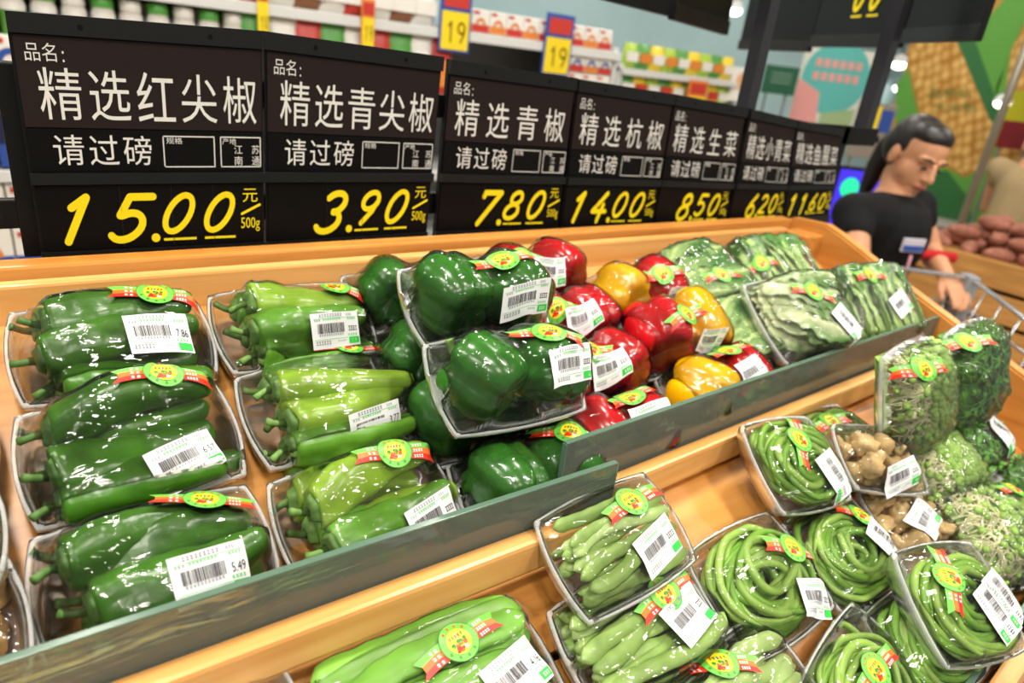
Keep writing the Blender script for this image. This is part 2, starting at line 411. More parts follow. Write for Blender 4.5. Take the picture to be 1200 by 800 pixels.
b = MB().box(X0, X1 + 0.02, 0.13, 0.80, 0.0, 0.12); wpart('plinth', b.mesh('plinth', M_DARK))
b = MB().box(X0, X1, 0.125, 0.145, 0.12, 0.99); b.box(X0, X1, 0.765, 0.785, 0.12, 1.28); b.box(X0, X0 + 0.02, 0.14, 0.77, 0.12, 0.99); wpart('base_cabinet', b.mesh('base_cabinet', M_WOOD))
# end board: outline in the Y-Z plane, traced at X1
prof = [at_x(px, py, X1) for px, py in [(967, 263), (985, 275), (1000, 287), (1030, 311), (1060, 335), (1100, 365), (1150, 403), (1200, 441)]]
pts = [(0.80, 1.27), (0.80, prof[0].z - 0.02), (0.775, prof[0].z - 0.004)] + [(p.y, p.z) for p in prof]
yl, zl = pts[-1]; pts += [(yl - 0.12, zl - 0.045), (yl - 0.24, zl - 0.10), (0.05, 1.02), (0.05, 0.0), (0.80, 0.0)]
bm = bmesh.new()
vs = [bm.verts.new((X1, y, z)) for y, z in pts]; f = bm.faces.new(vs)
r = bmesh.ops.extrude_face_region(bm, geom=[f]); bmesh.ops.translate(bm, vec=(0.028, 0, 0), verts=[g for g in r['geom'] if isinstance(g, bmesh.types.BMVert)])
bmesh.ops.bevel(bm, geom=[e for e in bm.edges if abs(e.verts[0].co.x - e.verts[1].co.x) < 1e-6], offset=0.004, segments=2, affect='EDGES')
bmesh.ops.recalc_face_normals(bm, faces=bm.faces)
me = bpy.data.meshes.new('end_board'); bm.to_mesh(me); bm.free(); me.materials.append(wood_mat('pine_board_end', 'b5752f', 'd3954c', 'Y', 0.4, True)); wpart('end_board', me)

def glass_panel(label, xa, ya, xb, yb, z0, z1, th=0.005):
    L = math.hypot(xb - xa, yb - ya); M = Matrix.Translation((xa, ya, z0)) @ Matrix.Rotation(math.atan2(yb - ya, xb - xa), 4, 'Z')
    t = thing('clear_plastic_divider', label, 'divider', M, 'clear front dividers')
    obj('panel', MB().box(0, L, 0, th, 0, z1 - z0).mesh('panel', M_GLASS), t)
    obj('polished_edge', MB().box(-0.001, L + 0.001, -0.0004, th + 0.0004, z1 - z0, z1 - z0 + 0.002, 0.0006).mesh('polished_edge', M_GLASS_EDGE), t)
    for x in (L, -0.002): obj('side_edge', MB().box(x, x + 0.002, -0.0003, th + 0.0003, 0, z1 - z0).mesh('side_edge', M_GLASS_EDGE), t)
glass_panel('long clear plastic divider on the left, in front of the green pepper trays', X0, 0.373, 0.430, 0.373, 1.20, 1.2745)
glass_panel('clear plastic divider in front of the red and yellow peppers and lettuce', 0.39, 0.402, X1 - 0.005, 0.454, 1.20, 1.290)
glass_panel('clear plastic divider along the lower tier front, beside the long bean trays', X0, -0.016, X1 - 0.005, 0.154, 1.03, 1.098)
# ------------------------------------------------------------------ price signs
def arc(cx, cy, rx, ry, a0, a1, n=12):
    return [(cx + rx * math.cos(math.radians(a0 + (a1 - a0) * i / n)), cy + ry * math.sin(math.radians(a0 + (a1 - a0) * i / n))) for i in range(n + 1)]
DIG = {
 '0': [arc(.3, .5, .24, .45, 90, 450, 24)],
 '1': [[(.16, .74), (.32, .95), (.32, .05)]],
 '2': [arc(.3, .68, .23, .26, 160, -30, 12) + [(.08, .07), (.56, .07)]],
 '3': [arc(.29, .71, .22, .23, 150, -80, 12), arc(.29, .27, .25, .24, 80, -150, 12)],
 '4': [[(.38, .95), (.06, .36), (.58, .36)], [(.40, .58), (.40, .03)]],
 '5': [[(.54, .94), (.16, .94), (.12, .56)] + arc(.30, .33, .25, .28, 125, -140, 14)],
 '6': [[(.46, .95), (.20, .62), (.08, .35)], arc(.31, .28, .23, .24, 0, 360, 20)],
 '7': [[(.06, .82), (.06, .93), (.55, .93), (.22, .04)]],
 '8': [arc(.3, .74, .19, .20, 0, 360, 20), arc(.3, .28, .24, .24, 0, 360, 20)],
 '9': [arc(.32, .70, .21, .24, 0, 360, 20), [(.53, .70), (.48, .40), (.30, .05)]],
}
SIGN_Y = 0.83
def price_sign(label, corners, name, price, ends=True):
    """corners: photo pixels of the sign's top-left, top-right, bottom-right, bottom-left on the row's upright plane"""
    TL, TR, BR, BL = [at_y(px, py, SIGN_Y) for px, py in corners]
    base = Vector(((BL.x + BR.x) / 2, SIGN_Y, min(BL.z, BR.z)))
    root = thing('price_sign', label, 'price sign', base, 'price signs above the produce')
    def w(u, v, d):                       # u right, v down, d towards the shopper
        a = TL.lerp(TR, u); c = BL.lerp(BR, u); p = a.lerp(c, v); return p + Vector((0, -d, 0)) - base
    def slab(name_, u0, u1, v0, v1, d0, d1, m, parent=root, nu=1):
        V = [w(u, v, d) for d in (d0, d1) for v in (v0, v1) for u in (u0, u1)]
        F = [(0, 1, 3, 2), (4, 6, 7, 5), (0, 4, 5, 1), (2, 3, 7, 6), (0, 2, 6, 4), (1, 5, 7, 3)]
        return obj(name_, make_mesh(name_, V, F, m), parent)
    def flat(name_, polys, d, m, parent):
        V = []; F = []
        for pv, pf in polys:
            if len(pf) > 1 and len(pv) == sum(len(f) for f in pf) and len(pf[0]) == 10:      # a stroke: each piece a hair above the last
                for k, f in enumerate(pf):
                    n = len(V); V += [w(*pv[i], d + k * 2.5e-5) for i in f]; F.append(tuple(range(n, n + len(f))))
            else:
                n = len(V); V += [w(x, y, d) for x, y in pv]; F += [tuple(i + n for i in f) for f in pf]
        return obj(name_, make_mesh(name_, V, F, m), parent)
    def txt(s, u0, u1, v0, v1):
        pv, pf = fit_text(s, u0, u1, 0, 1); return [(x, v1 + (v0 - v1) * y) for x, y in pv], pf
    def rect(u0, u1, v0, v1): return [(u0, v0), (u1, v0), (u1, v1), (u0, v1)], [(0, 1, 2, 3)]
    def frame(u0, u1, v0, v1, t=.005, tv=.005):
        return [rect(u0, u1, v0, v0 + tv), rect(u0, u1, v1 - tv, v1), rect(u0, u0 + t, v0, v1), rect(u1 - t, u1, v0, v1)]
    slab('back_board', 0, 1, 0, 1, -0.004, 0.003, M_DARK)
    tb = slab('top_bar', 0.0, 1, 0, .07, 0.003, 0.009, M_BAR)
    flat('screw_hole', [([(.25 + .011 * math.cos(k * .785), .038 + .011 * math.sin(k * .785)) for k in range(8)], [tuple(range(8))])], .0093, M_BLACK, tb)
    flat('screw_hole', [([(.76 + .011 * math.cos(k * .785), .038 + .011 * math.sin(k * .785)) for k in range(8)], [tuple(range(8))])], .0093, M_BLACK, tb)
    npn = slab('name_panel', .012, .99, .075, .405, .003, .0055, M_NAME)
    polys = [txt('品名', .045, .155, .10, .165), txt(':', .175, .182, .125, .165)]
    n = len(name); cw = .155 if n > 4 else .17
    for i, ch in enumerate(name):
        u0 = (.075 + i * (.89 - cw) / (n - 1)) if n > 4 else (.07 + i * (.87 - cw) / (n - 1)); polys.append(txt(ch, u0, u0 + cw, .185, .375))
    flat('product_lettering', polys, .006, M_WHITE_INK, npn)
    ip = slab('info_panel', .012, .99, .41, .575, .003, .005, M_BLACK)
    polys = [txt(c, .10 + i * .135, .215 + i * .135, .432, .55) for i, c in enumerate('请过磅')]
    polys += frame(.535, .765, .43, .56) + frame(.79, .985, .43, .56)
    polys += [txt('规格', .55, .62, .437, .463), txt('产地', .80, .865, .437, .463)]
    polys += [txt('江', .855, .895, .465, .503), txt('苏', .94, .978, .465, .503), txt('南', .855, .895, .513, .552), txt('通', .94, .978, .513, .552)]
    flat('info_lettering', polys, .0055, M_WHITE_INK, ip)
    slab('shelf_ridge', 0, 1, .582, .625, .003, .010, M_BAR)
    pp = slab('price_panel', .012, .99, .632, .90, .003, .005, M_BLACK)
    whole, dec = price.split('.')
    chars = list(whole.rjust(2)) + list(dec)
    for i, ch in enumerate(chars):
        if ch == ' ': continue
        uc = [.15, .37, .585, .775][i]; hgt = .205 if i < 2 else .175; v1 = .875 if i < 2 else .845; wd = .155 if i < 2 else .13
        polys = []
        for st in DIG[ch]:
            pts = [((x - .3) / .6 * wd + .10 * (y - .5) * (wd / .155), y * hgt) for x, y in st]
            k = hgt / wd * 1.0                  # equal stroke width across the sign's own proportions
            pv, pf = ribbon([(x, y / 1.05) for x, y in pts], .031 if i < 2 else .026)
            polys.append(([(uc + x, v1 - y * 1.05) for x, y in pv], pf))
        if i == 1: polys.append(([(.475 + .02 * math.cos(k * .628), .862 + .02 * math.sin(k * .628)) for k in range(10)], [tuple(range(10))]))
        if i > 1: polys.append(rect(uc - .075, uc + .075, .866, .877))
        flat('price_digit', polys, .0055 , M_YELLOW, pp)
    pv, pf = ribbon([(.885, .768), (.975, .728)], .012)
    polys = [txt('元', .89, .965, .655, .715), (pv, pf), txt('500g', .88, .975, .785, .85)]
    flat('unit_lettering', polys, .0055, M_YELLOW, pp)
    for u in (.335, .555, .745): slab('card_joint', u, u + .003, .635, .897, .005, .0056, M_BAR, pp)
    slab('bottom_strip', 0, 1, .905, 1, .003, .007, M_BAR)
    return root
S = [('精选红尖椒', '15.00', [(5, 12), (306, 36), (309, 305), (52, 320)], 'black price sign at the far left of the row, priced 15.00'),
     ('精选青尖椒', '3.90', [(308, 36), (517, 66), (497, 290), (311, 305)], 'black price sign reading 3.90, above the light green long peppers'),
     ('精选青椒', '7.80', [(525, 69), (673, 91), (650, 282), (507, 289)], 'black price sign reading 7.80, right of the gap in the left row'),
     ('精选杭椒', '14.00', [(675, 92), (788, 110), (760, 277), (653, 282)], 'black price sign priced 14.00, in the middle of the row'),
     ('精选生菜', '8.50', [(789, 110), (873, 126), (845, 273), (761, 277)], 'black price sign priced 8.50, just left of the nearer upright post'),
     ('精选小青菜', '6.20', [(877, 127), (931, 140), (912, 267), (848, 272)], 'black price sign priced 6.20, second from the right end of the row'),
     ('精选鱼腥菜', '11.60', [(932, 140), (985, 151), (968, 260), (913, 267)], 'black price sign priced 11.60, last at the right end beside the woman')]
for nm, pr, cs, lb in S: price_sign(lb, cs, nm, pr)
# the rail the signs hang on, and the two posts
t = thing('sign_rail', 'black metal rail running behind the row of price signs', 'rail', Vector((0.7, 0.845, 1.40)))
obj('bar', MB().box(-0.75, 0.80, -0.006, 0.006, 0.0, 0.03, 0.002).mesh('bar', M_DARK), t)
obj('bar', MB().box(-0.75, 0.80, -0.006, 0.006, 0.13, 0.16, 0.002).mesh('bar', M_DARK), t)
for x in (-0.69, 0.0, 0.46, 0.78): obj('bracket', MB().box(x - 0.012, x + 0.012, -0.008, 0.008, -0.03, 0.16, 0.002).mesh('bracket', M_DARK), t)
SIGN_RAIL = t
M_POST = pm('satin_black_post', '2a2a2e', 0.22, 0.6)
def sign_post(label, pa, pb, wpx, short=False):
    A = at_y(*pa, 0.86); B = at_y(*pb, 0.86)
    zb = B.z - .02 if short else 1.25
    t = thing('sign_post', label, 'post', Vector((B.x, 0.87, 1.30)), 'sign posts')
    d = A - B; k = (2.75 - B.z) / d.z
    obj('upright', MB().tube([(-d.x / d.z * (B.z - zb), 0, zb - 1.30), (d.x * k, 0, 2.75 - 1.30)], wpx / 2 * 1.414, 4, up=(0.7, 0.7, 0)).mesh('upright', M_POST), t)
    obj('foot_plate', MB().box(-0.04, 0.04, -0.025, 0.02, zb - 1.31, zb - 1.295, 0.002).mesh('foot_plate', M_DARK), t)
sign_post('slanting black post rising from the sign row at its right, nearer one', (908, 0), (880, 122), 0.026)
sign_post('black post at the right end of the sign row beside the woman', (1062, 0), (1016, 150), 0.03, True)
A = at_y(985, 156, .845); B = at_y(1018, 162, .845)
obj('end_arm', MB().box(A.x - .72, B.x - .68, -.008, .008, B.z - 1.40 - .016, B.z - 1.40 + .022, .002).mesh('end_arm', M_DARK), SIGN_RAIL)
# upper boards hanging over the row
def hang_board(label, tl, bl, br, tA, tB, digits=None):
    """bl, br: photo pixels of the lower corners at depths tA, tB"""
    A = P(*bl, tA); B = P(*br, tB); c = (A + B) / 2
    ax = B - A; ax.z = 0; L = ax.length; ax.normalize(); ay = Vector((-ax.y, ax.x, 0))
    M = Matrix(((ax.x, ay.x, 0, c.x), (ax.y, ay.y, 0, c.y), (0, 0, 1, c.z), (0, 0, 0, 1)))
    t = thing('hanging_price_board', label, 'price board', M, 'price boards hanging from above')
    H = 0.30
    obj('board', MB().box(-L / 2, L / 2, -0.006, 0.006, 0, H, 0.003).mesh('board', M_DARK), t)
    obj('lower_strip', MB().box(-L / 2, L / 2, -0.010, -0.006, 0.0, 0.03, 0.001).mesh('lower_strip', M_BAR), t)
    if digits:
        x = digits[1]
        for ch in digits[0]:
            V = []; F = []
            for st in DIG[ch]:
                pv, pf = ribbon([(px * .07 + (py - .5) * .02, py * .075) for px, py in st], .012)
                for k, f in enumerate(pf): n = len(V); V += [(x + pv[i][0], -.0072 - k * 2.5e-5, .085 + pv[i][1]) for i in f]; F.append(tuple(range(n, n + len(f))))
            n = len(V); V += [(x - .002, -.0075, .076), (x + .045, -.0075, .076), (x + .045, -.0075, .071), (x - .002, -.0075, .071)]; F += [(n, n + 1, n + 2, n + 3)]
            obj('price_digit', make_mesh('price_digit', V, F, M_YELLOW), t)
            x += .07
    for x in (-L * .3, L * .3): obj('hanger', MB().tube([(x, 0, H), (x, 0, 3.3 - c.z)], 0.003, 6).mesh('hanger', M_DARK), t)
hang_board('dark hanging price board at the top, just right of the shelf with boxes', None, (785, 22), (848, 42), 1.35, 1.62)
hang_board('dark hanging price board at the top, left of the other dark board', None, (690, -4), (784, 20), 1.15, 1.36)
hang_board('dark hanging board between the two posts at the top', None, (866, 61), (950, 58), 2.35, 1.98)
hang_board('dark hanging board at the top with yellow digits on its lower edge', None, (951, 57), (1056, 54), 1.97, 1.60, ('00', -.03))
hang_board('dark hanging board at the top right in front of the corn mural', None, (1058, 52), (1148, 47), 1.59, 1.33)
# ------------------------------------------------------------------ vegetables (shared shapes)
_cache = {}
def cached(key, fn):
    if key not in _cache: _cache[key] = fn()
    return _cache[key]
def long_pepper(kind, var):
    """body along +x from the shoulder at 0 to the tip; the stem points to -x"""
    def go():
        rnd = random.Random(var * 17 + len(kind))
        L = 0.136 + rnd.uniform(-.014, .006); R = 0.0222 + rnd.uniform(-.002, .003)
        nl = rnd.choice([3, 3, 4]); ph = rnd.uniform(0, 6); by = rnd.uniform(-.026, .026); bz = rnd.uniform(-.008, .006); sd = rnd.uniform(0, 50)
        nu, nv = 44, 30; V = []
        for i in range(nu):
            t = i / (nu - 1)
            if t < .04: r = .50 + .38 * (t / .04) ** .6
            elif t < .25: r = .88 + .12 * math.sin((t - .04) / .21 * pi / 2)
            else: r = 1 - .58 * ((t - .25) / .75) ** 1.5
            if t > .93: r *= max(0.0, 1 - ((t - .93) / .07) ** 2.2) ** .5
            x = t * L; cx = x if t > .02 else x + .006 * (1 - t / .02)
            for j in range(nv):
                a = 2 * pi * j / nv
                lob = 1 - .17 * (1 - t * .55) * abs(math.sin(nl * a / 2 + ph + .5 * math.sin(5 * t))) ** 3.0
                nz = noise.noise(Vector((x * 38 + sd, math.cos(a) * 1.3, math.sin(a) * 1.3))) * .12 + noise.noise(Vector((x * 110 + sd, math.cos(a) * 3, math.sin(a) * 3))) * .035
                rr = R * r * (lob + nz * min(1, t * 6) * (1 if t < .93 else .3))
                V.append((cx, rr * math.cos(a) * 1.08 + by * math.sin(t * pi) * 1.0 + by * .8 * t * t, rr * math.sin(a) + bz * math.sin(t * pi)))
        F = grid_faces(nu, nv, True); F.append(tuple(range(nv))); F.append(tuple(range((nu - 1) * nv + nv - 1, (nu - 1) * nv - 1, -1)))
        return V, F
    V, F = cached(('lpg', kind, var), go)
    m = {'dark': M_PEP_D, 'light': M_PEP_L, 'mid': M_PEP_M, 'ripe': M_PEP_O}[kind]
    return cached(('lp', kind, var), lambda: make_mesh('pepper', V, F, m, True))
def pepper_stem(kind):
    def go():
        b = MB()
        V = []; n = 16
        for (x, r) in ((-.002, .0045), (-.0015, .009), (.0035, .0125), (.006, .0115)):
            for k in range(n):
                rr = r * (1 + .15 * math.sin(5 * 2 * pi * k / n)); V.append((x, rr * math.cos(2 * pi * k / n), rr * math.sin(2 * pi * k / n)))
        b.add(V, grid_faces(4, n, True))
        b.tube([(-.001, 0, 0), (-.007, .001, .001), (-.012, .003, .003), (-.017, .005, .006)], [.0042, .0032, .003, .0036], 8)
        return b.mesh('stem', M_STEM if kind != 'dark' else M_STEM_D, True)
    return cached(('lps', kind), go)
def bell_pepper(kind, var):
    """axis z, blossom end down"""
    def go():
        rnd = random.Random(var * 31 + 5); n = rnd.choice([3, 4, 4]); H = .040 + rnd.uniform(-.003, .003); R = .0395; ph = rnd.uniform(0, 6); sd = rnd.uniform(0, 60)
        nu, nv = 40, 56; V = []
        for i in range(nu):
            t = pi * i / (nu - 1); st = math.sin(t)
            rho = st ** .62 * (1.0 + .06 * math.cos(t)); z = H * (math.copysign(abs(math.cos(t)) ** .8, math.cos(t)))
            q = math.exp(-(st / .55) ** 2)
            z -= (.016 if t < pi / 2 else -.011) * q
            for j in range(nv):
                a = 2 * pi * j / nv
                d = (a * n / (2 * pi) + ph) % 1.0; d = min(d, 1 - d)
                g = math.exp(-(d / .13) ** 2)
                f_ = 1 - .17 * g * (.45 + .55 * abs(math.cos(t))) + .035 * math.cos(2 * pi * (d))* -1
                f_ += .05 * noise.noise(Vector((math.cos(a) * 1.2 + sd, math.sin(a) * 1.2, z * 20)))
                sag = .006 * (1 - g) * abs(math.cos(t)) ** 2 * (st ** .5)
                V.append((R * rho * f_ * math.cos(a), R * rho * f_ * math.sin(a) * .96, z + (sag if z > 0 else -sag)))
        return V, grid_faces(nu, nv, True)
    V, F = cached(('bpg', var), go)
    m = {'green': M_BELL_G, 'red': M_BELL_R, 'yellow': M_BELL_Y}[kind]
    return cached(('bp', kind, var), lambda: make_mesh('pepper', V, F, m, True))
def bell_stem():
    def go():
        b = MB(); n = 15; V = []
        for (r, z) in ((.004, .027), (.009, .0275), (.013, .0265), (.0125, .025)):
            for k in range(n):
                rr = r * (1 + .18 * math.sin(5 * 2 * pi * k / n)); V.append((rr * math.cos(2 * pi * k / n), rr * math.sin(2 * pi * k / n), z))
        b.add(V, grid_faces(4, n, True)); b.tube([(0, 0, .026), (.001, 0, .034), (.004, .001, .041), (.007, .002, .046)], [.0055, .0042, .004, .0048], 8)
        return b.mesh('stem', M_STEM, True)
    return cached('bps', go)
def bean_mesh(var, m, L0=.138, w=.0076, fl=.62, key='bean'):
    def go():
        rnd = random.Random(var * 7 + 3); n = 26; L = L0 + rnd.uniform(-.012, .012); b1 = rnd.uniform(-.012, .012); b2 = rnd.uniform(-.005, .005); sd = rnd.uniform(0, 40)
        pts = []; rad = []
        for i in range(n):
            t = i / (n - 1)
            pts.append(((t - .5) * L, b1 * (1 - (2 * t - 1) ** 2) + b2 * math.sin(2 * pi * t), .002 * math.sin(t * 5 + sd)))
            e = min(1.0, (t / .06) ** .5) * min(1.0, ((1 - t) / .08) ** .55)
            rad.append(max(.0009, w * e * (1 + .05 * math.sin(t * 42 + sd) * (fl < .8)) * (1 + .06 * noise.noise(Vector((t * 6 + sd, 0, 0))))))
        V, F = tube(pts, rad, 10, fl, (0, 0, 1))
        return make_mesh('bean', V, F, m, True)
    return cached((key, var, m.name), go)
def leaf_mesh(seed, L, Wd, prof, arch, ruf, rib_w, m, name='leaf', curl=0.0, cup=0.0):
    rnd = random.Random(seed); nu, nv = 30, 17; V = []; tone = []; sd = rnd.uniform(0, 80)
    for i in range(nu):
        t = i / (nu - 1); wd = Wd * prof(t)
        for j in range(nv):
            s = (j / (nv - 1)) * 2 - 1
            e = abs(s)
            x = t * L; y = s * wd
            z = arch * math.sin(t * pi * .9) * 1.0 + cup * wd * e * e
            z += ruf * e ** 2.0 * prof(t) * (math.sin(t * 34 + sd + s * 2) * .6 + noise.noise(Vector((t * 16 + sd, s * 4, 0))) * 1.1)
            z += ruf * .5 * noise.noise(Vector((t * 9 + sd, s * 3, 5))) * min(1, t * 3)
            x -= curl * t * t * L * .3 * e
            V.append((x, y, z))
            rib = max(0.0, 1 - e / (rib_w * (1.15 - .8 * t) + .02))
            tone.append(max(0.0, min(1.0, (.25 + .75 * min(1, e * 1.6)) * (.15 + .95 * t) - .55 * rib * (1 - .45 * t) + .12)))
    # give the leaf thickness: a second sheet just underneath, thicker along the rib
    n = len(V); F = grid_faces(nu, nv); V2 = []
    for k, (x, y, z) in enumerate(V):
        i, j = divmod(k, nv); s = abs((j / (nv - 1)) * 2 - 1)
        th = .0007 + .006 * max(0, 1 - s / (rib_w + .05)) * (1 - .8 * i / (nu - 1))
        V2.append((x, y, z - th))
    F += [tuple(n + q for q in reversed(f)) for f in grid_faces(nu, nv)]
    for i in range(nu - 1):
        F.append((i * nv, n + i * nv, n + (i + 1) * nv, (i + 1) * nv)); F.append((i * nv + nv - 1, (i + 1) * nv + nv - 1, n + (i + 1) * nv + nv - 1, n + i * nv + nv - 1))
    for j in range(nv - 1):
        F.append((j, j + 1, n + j + 1, n + j)); a = (nu - 1) * nv; F.append((a + j, n + a + j, n + a + j + 1, a + j + 1))
    return make_mesh(name, V + V2, F, m, True, None, tone + tone)
def confine(me, M, w, d, top):
    """bring a leaf into its tray's space, folding back what would stick out"""
    me.transform(M)
    for v in me.vertices:
        x, y, z = v.co
        for _ in (0,):
            lx, ly = w * .46, d * .455
            if abs(x) > lx * .8: x = math.copysign(lx * .8 + lx * .2 * math.tanh((abs(x) - lx * .8) / (lx * .3)), x)
            if abs(y) > ly * .8: y = math.copysign(ly * .8 + ly * .2 * math.tanh((abs(y) - ly * .8) / (ly * .3)), y)
        if z > top * .75: z = top * .75 + top * .25 * math.tanh((z - top * .75) / (top * .35))
        v.co = (x, y, max(.003, z))
    me.update(); return me
def lump_mesh(var, m, R=.0145):
    def go():
        bm = bmesh.new(); bmesh.ops.create_icosphere(bm, subdivisions=3, radius=1); sd = var * 9.1
        for v in bm.verts:
            p = v.co.copy(); n_ = noise.noise(p * 1.2 + Vector((sd, 0, 0))) * .5 + noise.noise(p * 2.8 + Vector((0, sd, 0))) * .42
            v.co = p * R * (1 + n_); v.co.z *= .85; v.co.x *= 1.15
        me = bpy.data.meshes.new('mushroom'); bm.to_mesh(me); bm.free(); me.materials.append(m)
        me.polygons.foreach_set('use_smooth', [True] * len(me.polygons)); return me
    return cached(('lump', var, m.name), go)

# ------------------------------------------------------------------ what fills a tray: each function adds the parts to the tray's root
def RT(x, y, z, rz=0, ry=0, rx=0, s=1.0):
    return Matrix.Translation((x, y, z)) @ Matrix.Rotation(rz, 4, 'Z') @ Matrix.Rotation(ry, 4, 'Y') @ Matrix.Rotation(rx, 4, 'X') @ Matrix.Scale(s, 4)
def fill_long(kinds, seed, rows=None):
    def go(root, w, d, rim):
        rnd = random.Random(seed); out = []
        ys = rows or [(-.33, .019), (-.02, .020), (.32, .020), (.15, .049), (-.19, .047), (-.38, .036)]
        for i, (fy, z) in enumerate(ys):
            k = kinds[i % len(kinds)]; flip = rnd.random() < .12
            x0 = -w * .36 + rnd.uniform(-.004, .010)
            M = RT(x0, fy * d, z, rnd.uniform(-.20, .20), rnd.uniform(-.04, .09), rnd.uniform(0, 6), .98)
            o = obj('pepper', long_pepper(k, rnd.randrange(6)), root, M); st = obj('stem', pepper_stem(k), o); out.append(o)
            if k == 'ripe': o['label'] = 'yellowing light green pepper'
        return out
    return go
def fill_bell(kinds, seed, tilt=-2.1, size=1.0, dz=0.0, spread=.230):
    def go(root, w, d, rim):
        rnd = random.Random(seed); out = []
        for i, k in enumerate(kinds):
            sg = -1 if i == 0 else 1
            M = RT(sg * w * spread, rnd.uniform(-.003, .003), .041 * size + dz, rnd.uniform(-.5, .5), 0, 0, size) @ Matrix.Rotation(tilt + rnd.uniform(-.35, .35), 4, 'X') @ Matrix.Rotation(rnd.uniform(0, 6), 4, 'Z')
            o = obj('pepper', bell_pepper(k, seed % 7 + i * 3), root, M); obj('stem', bell_stem(), o); out.append(o)
            if len(set(kinds)) > 1: o['label'] = k + ' bell pepper'
        return out
    return go
def fill_beans(seed, n_layers=3, m=None, jitter=.12):
    def go(root, w, d, rim):
        rnd = random.Random(seed); out = []
        for l in range(n_layers):
            n = int((d * .9) / .0132) - (l == n_layers - 1) * 2
            for i in range(n):
                y = (i - (n - 1) / 2) * .0132 + rnd.uniform(-.002, .002)
                z = .008 + l * .0108 + rnd.uniform(-.0015, .003) + .006 * (l > 0) * math.cos(y / d * 2.6)
                M = RT(rnd.uniform(-.006, .006), y * .96, z, rnd.uniform(-jitter, jitter), rnd.uniform(-.05, .05), rnd.uniform(-.6, .6), rnd.uniform(.92, 1.04) * (w / .155))
                out.append(obj('bean', bean_mesh(rnd.randrange(8), m or rnd.choice([M_BEAN, M_BEAN, M_BEAN2])), root, M))
        return out
    return go
def fill_broad(seed):
    def go(root, w, d, rim):
        rnd = random.Random(seed); out = []
        for l in range(4):
            n = 5 if l < 3 else 4
            for i in range(n):
                y = (i - (n - 1) / 2) * d * .19 + rnd.uniform(-.004, .004); z = .007 + l * .0085 + rnd.uniform(0, .002) + .008 * (l > 1) * math.cos(y / d * 2.5)
                M = RT(rnd.uniform(-.006, .008), y, z, rnd.uniform(-.10, .10), rnd.uniform(-.02, .02), rnd.uniform(-.25, .25) - y * 3, rnd.uniform(.95, 1.05))
                out.append(obj('bean', bean_mesh(rnd.randrange(6), M_BEANF, .165, .0135, .34, 'broad'), root, M))
        return out
    return go
def fill_coil(seed, n=30, pale=.35):
    def go(root, w, d, rim):
        rnd = random.Random(seed); out = []
        ax, ay = w * .27, d * .25; minor = .0195
        tilt = rnd.uniform(-.3, .3)
        for i in range(n):
            a0 = rnd.uniform(-1.3, 1.3) + (pi * .55); span = rnd.uniform(1.3, 1.85) * 2 * pi * .8
            ring = math.sqrt((i + .5) / n); ph = i * 2.39996; N = 72; pts = []; rad = []
            ox, oy = rnd.uniform(-.012, .012), rnd.uniform(-.009, .009); ru = ring * minor * math.cos(ph); rv = ring * minor * math.sin(ph)
            r0 = rnd.uniform(.0034, .0044); tw = rnd.uniform(.1, .5)
            for k in range(N):
                t = k / (N - 1); a = a0 + span * t + tilt
                c, s = math.cos(tw * (t - .5) * 3), math.sin(tw * (t - .5) * 3)
                u = ru * c - rv * s; v = ru * s + rv * c
                u += .002 * math.sin(3 * a + i); v += .0022 * math.sin(2 * a + i * 1.7)
                open_ = .012 * max(0, (t - .82) / .18) ** 2 * rnd.choice([1, 1]) - .006 * max(0, (.12 - t) / .12)
                x = ox + (ax + u + open_) * math.cos(a); y = oy + (ay + u + open_) * math.sin(a); z = .0245 + v * 1.0
                x = max(-w / 2 + .008, min(w / 2 - .008, x)); y = max(-d / 2 + .008, min(d / 2 - .008, y))
                pts.append((x, y, max(.005, z))); e = min(1, ((1 - t) / .05) ** .6 if t < 1 else 0.0) * min(1, (t / .03 + .2)); rad.append(max(.0008, r0 * e))
            V, F = tube(pts, rad, 8)
            out.append(obj('bean', make_mesh('bean', V, F, M_LONG2 if rnd.random() < pale else M_LONG, True), root))
        return out
    return go
def fill_lettuce(seed, m, n=15, base=(-.44, -.12), spread=1.5, fan=0.1):
    def go(root, w, d, rim):
        rnd = random.Random(seed); out = []
        prof = lambda t: (.20 + .80 * min(1, t / .55) ** 1.2) * (1 - max(0, (t - .78) / .22) ** 2.2) ** .5 if t < 1 else .05
        for i in range(n):
            f = i / (n - 1) - .5; lay = i % 3
            L = w * rnd.uniform(.72, .88); M = RT(base[0] * w + rnd.uniform(0, .012), base[1] * d + f * d * .50, .010 + .012 * lay + rnd.uniform(0, .006), fan + f * spread * .42 + rnd.uniform(-.06, .06), -.10 - .05 * lay, rnd.uniform(-.4, .4) - f * .9)
            out.append(obj('leaf', confine(leaf_mesh(seed * 50 + i, L, d * .30, prof, .011 + .004 * lay, .015, .20, m, 'leaf', .2, .15), M, w, d, .066), root))
        return out
    return go
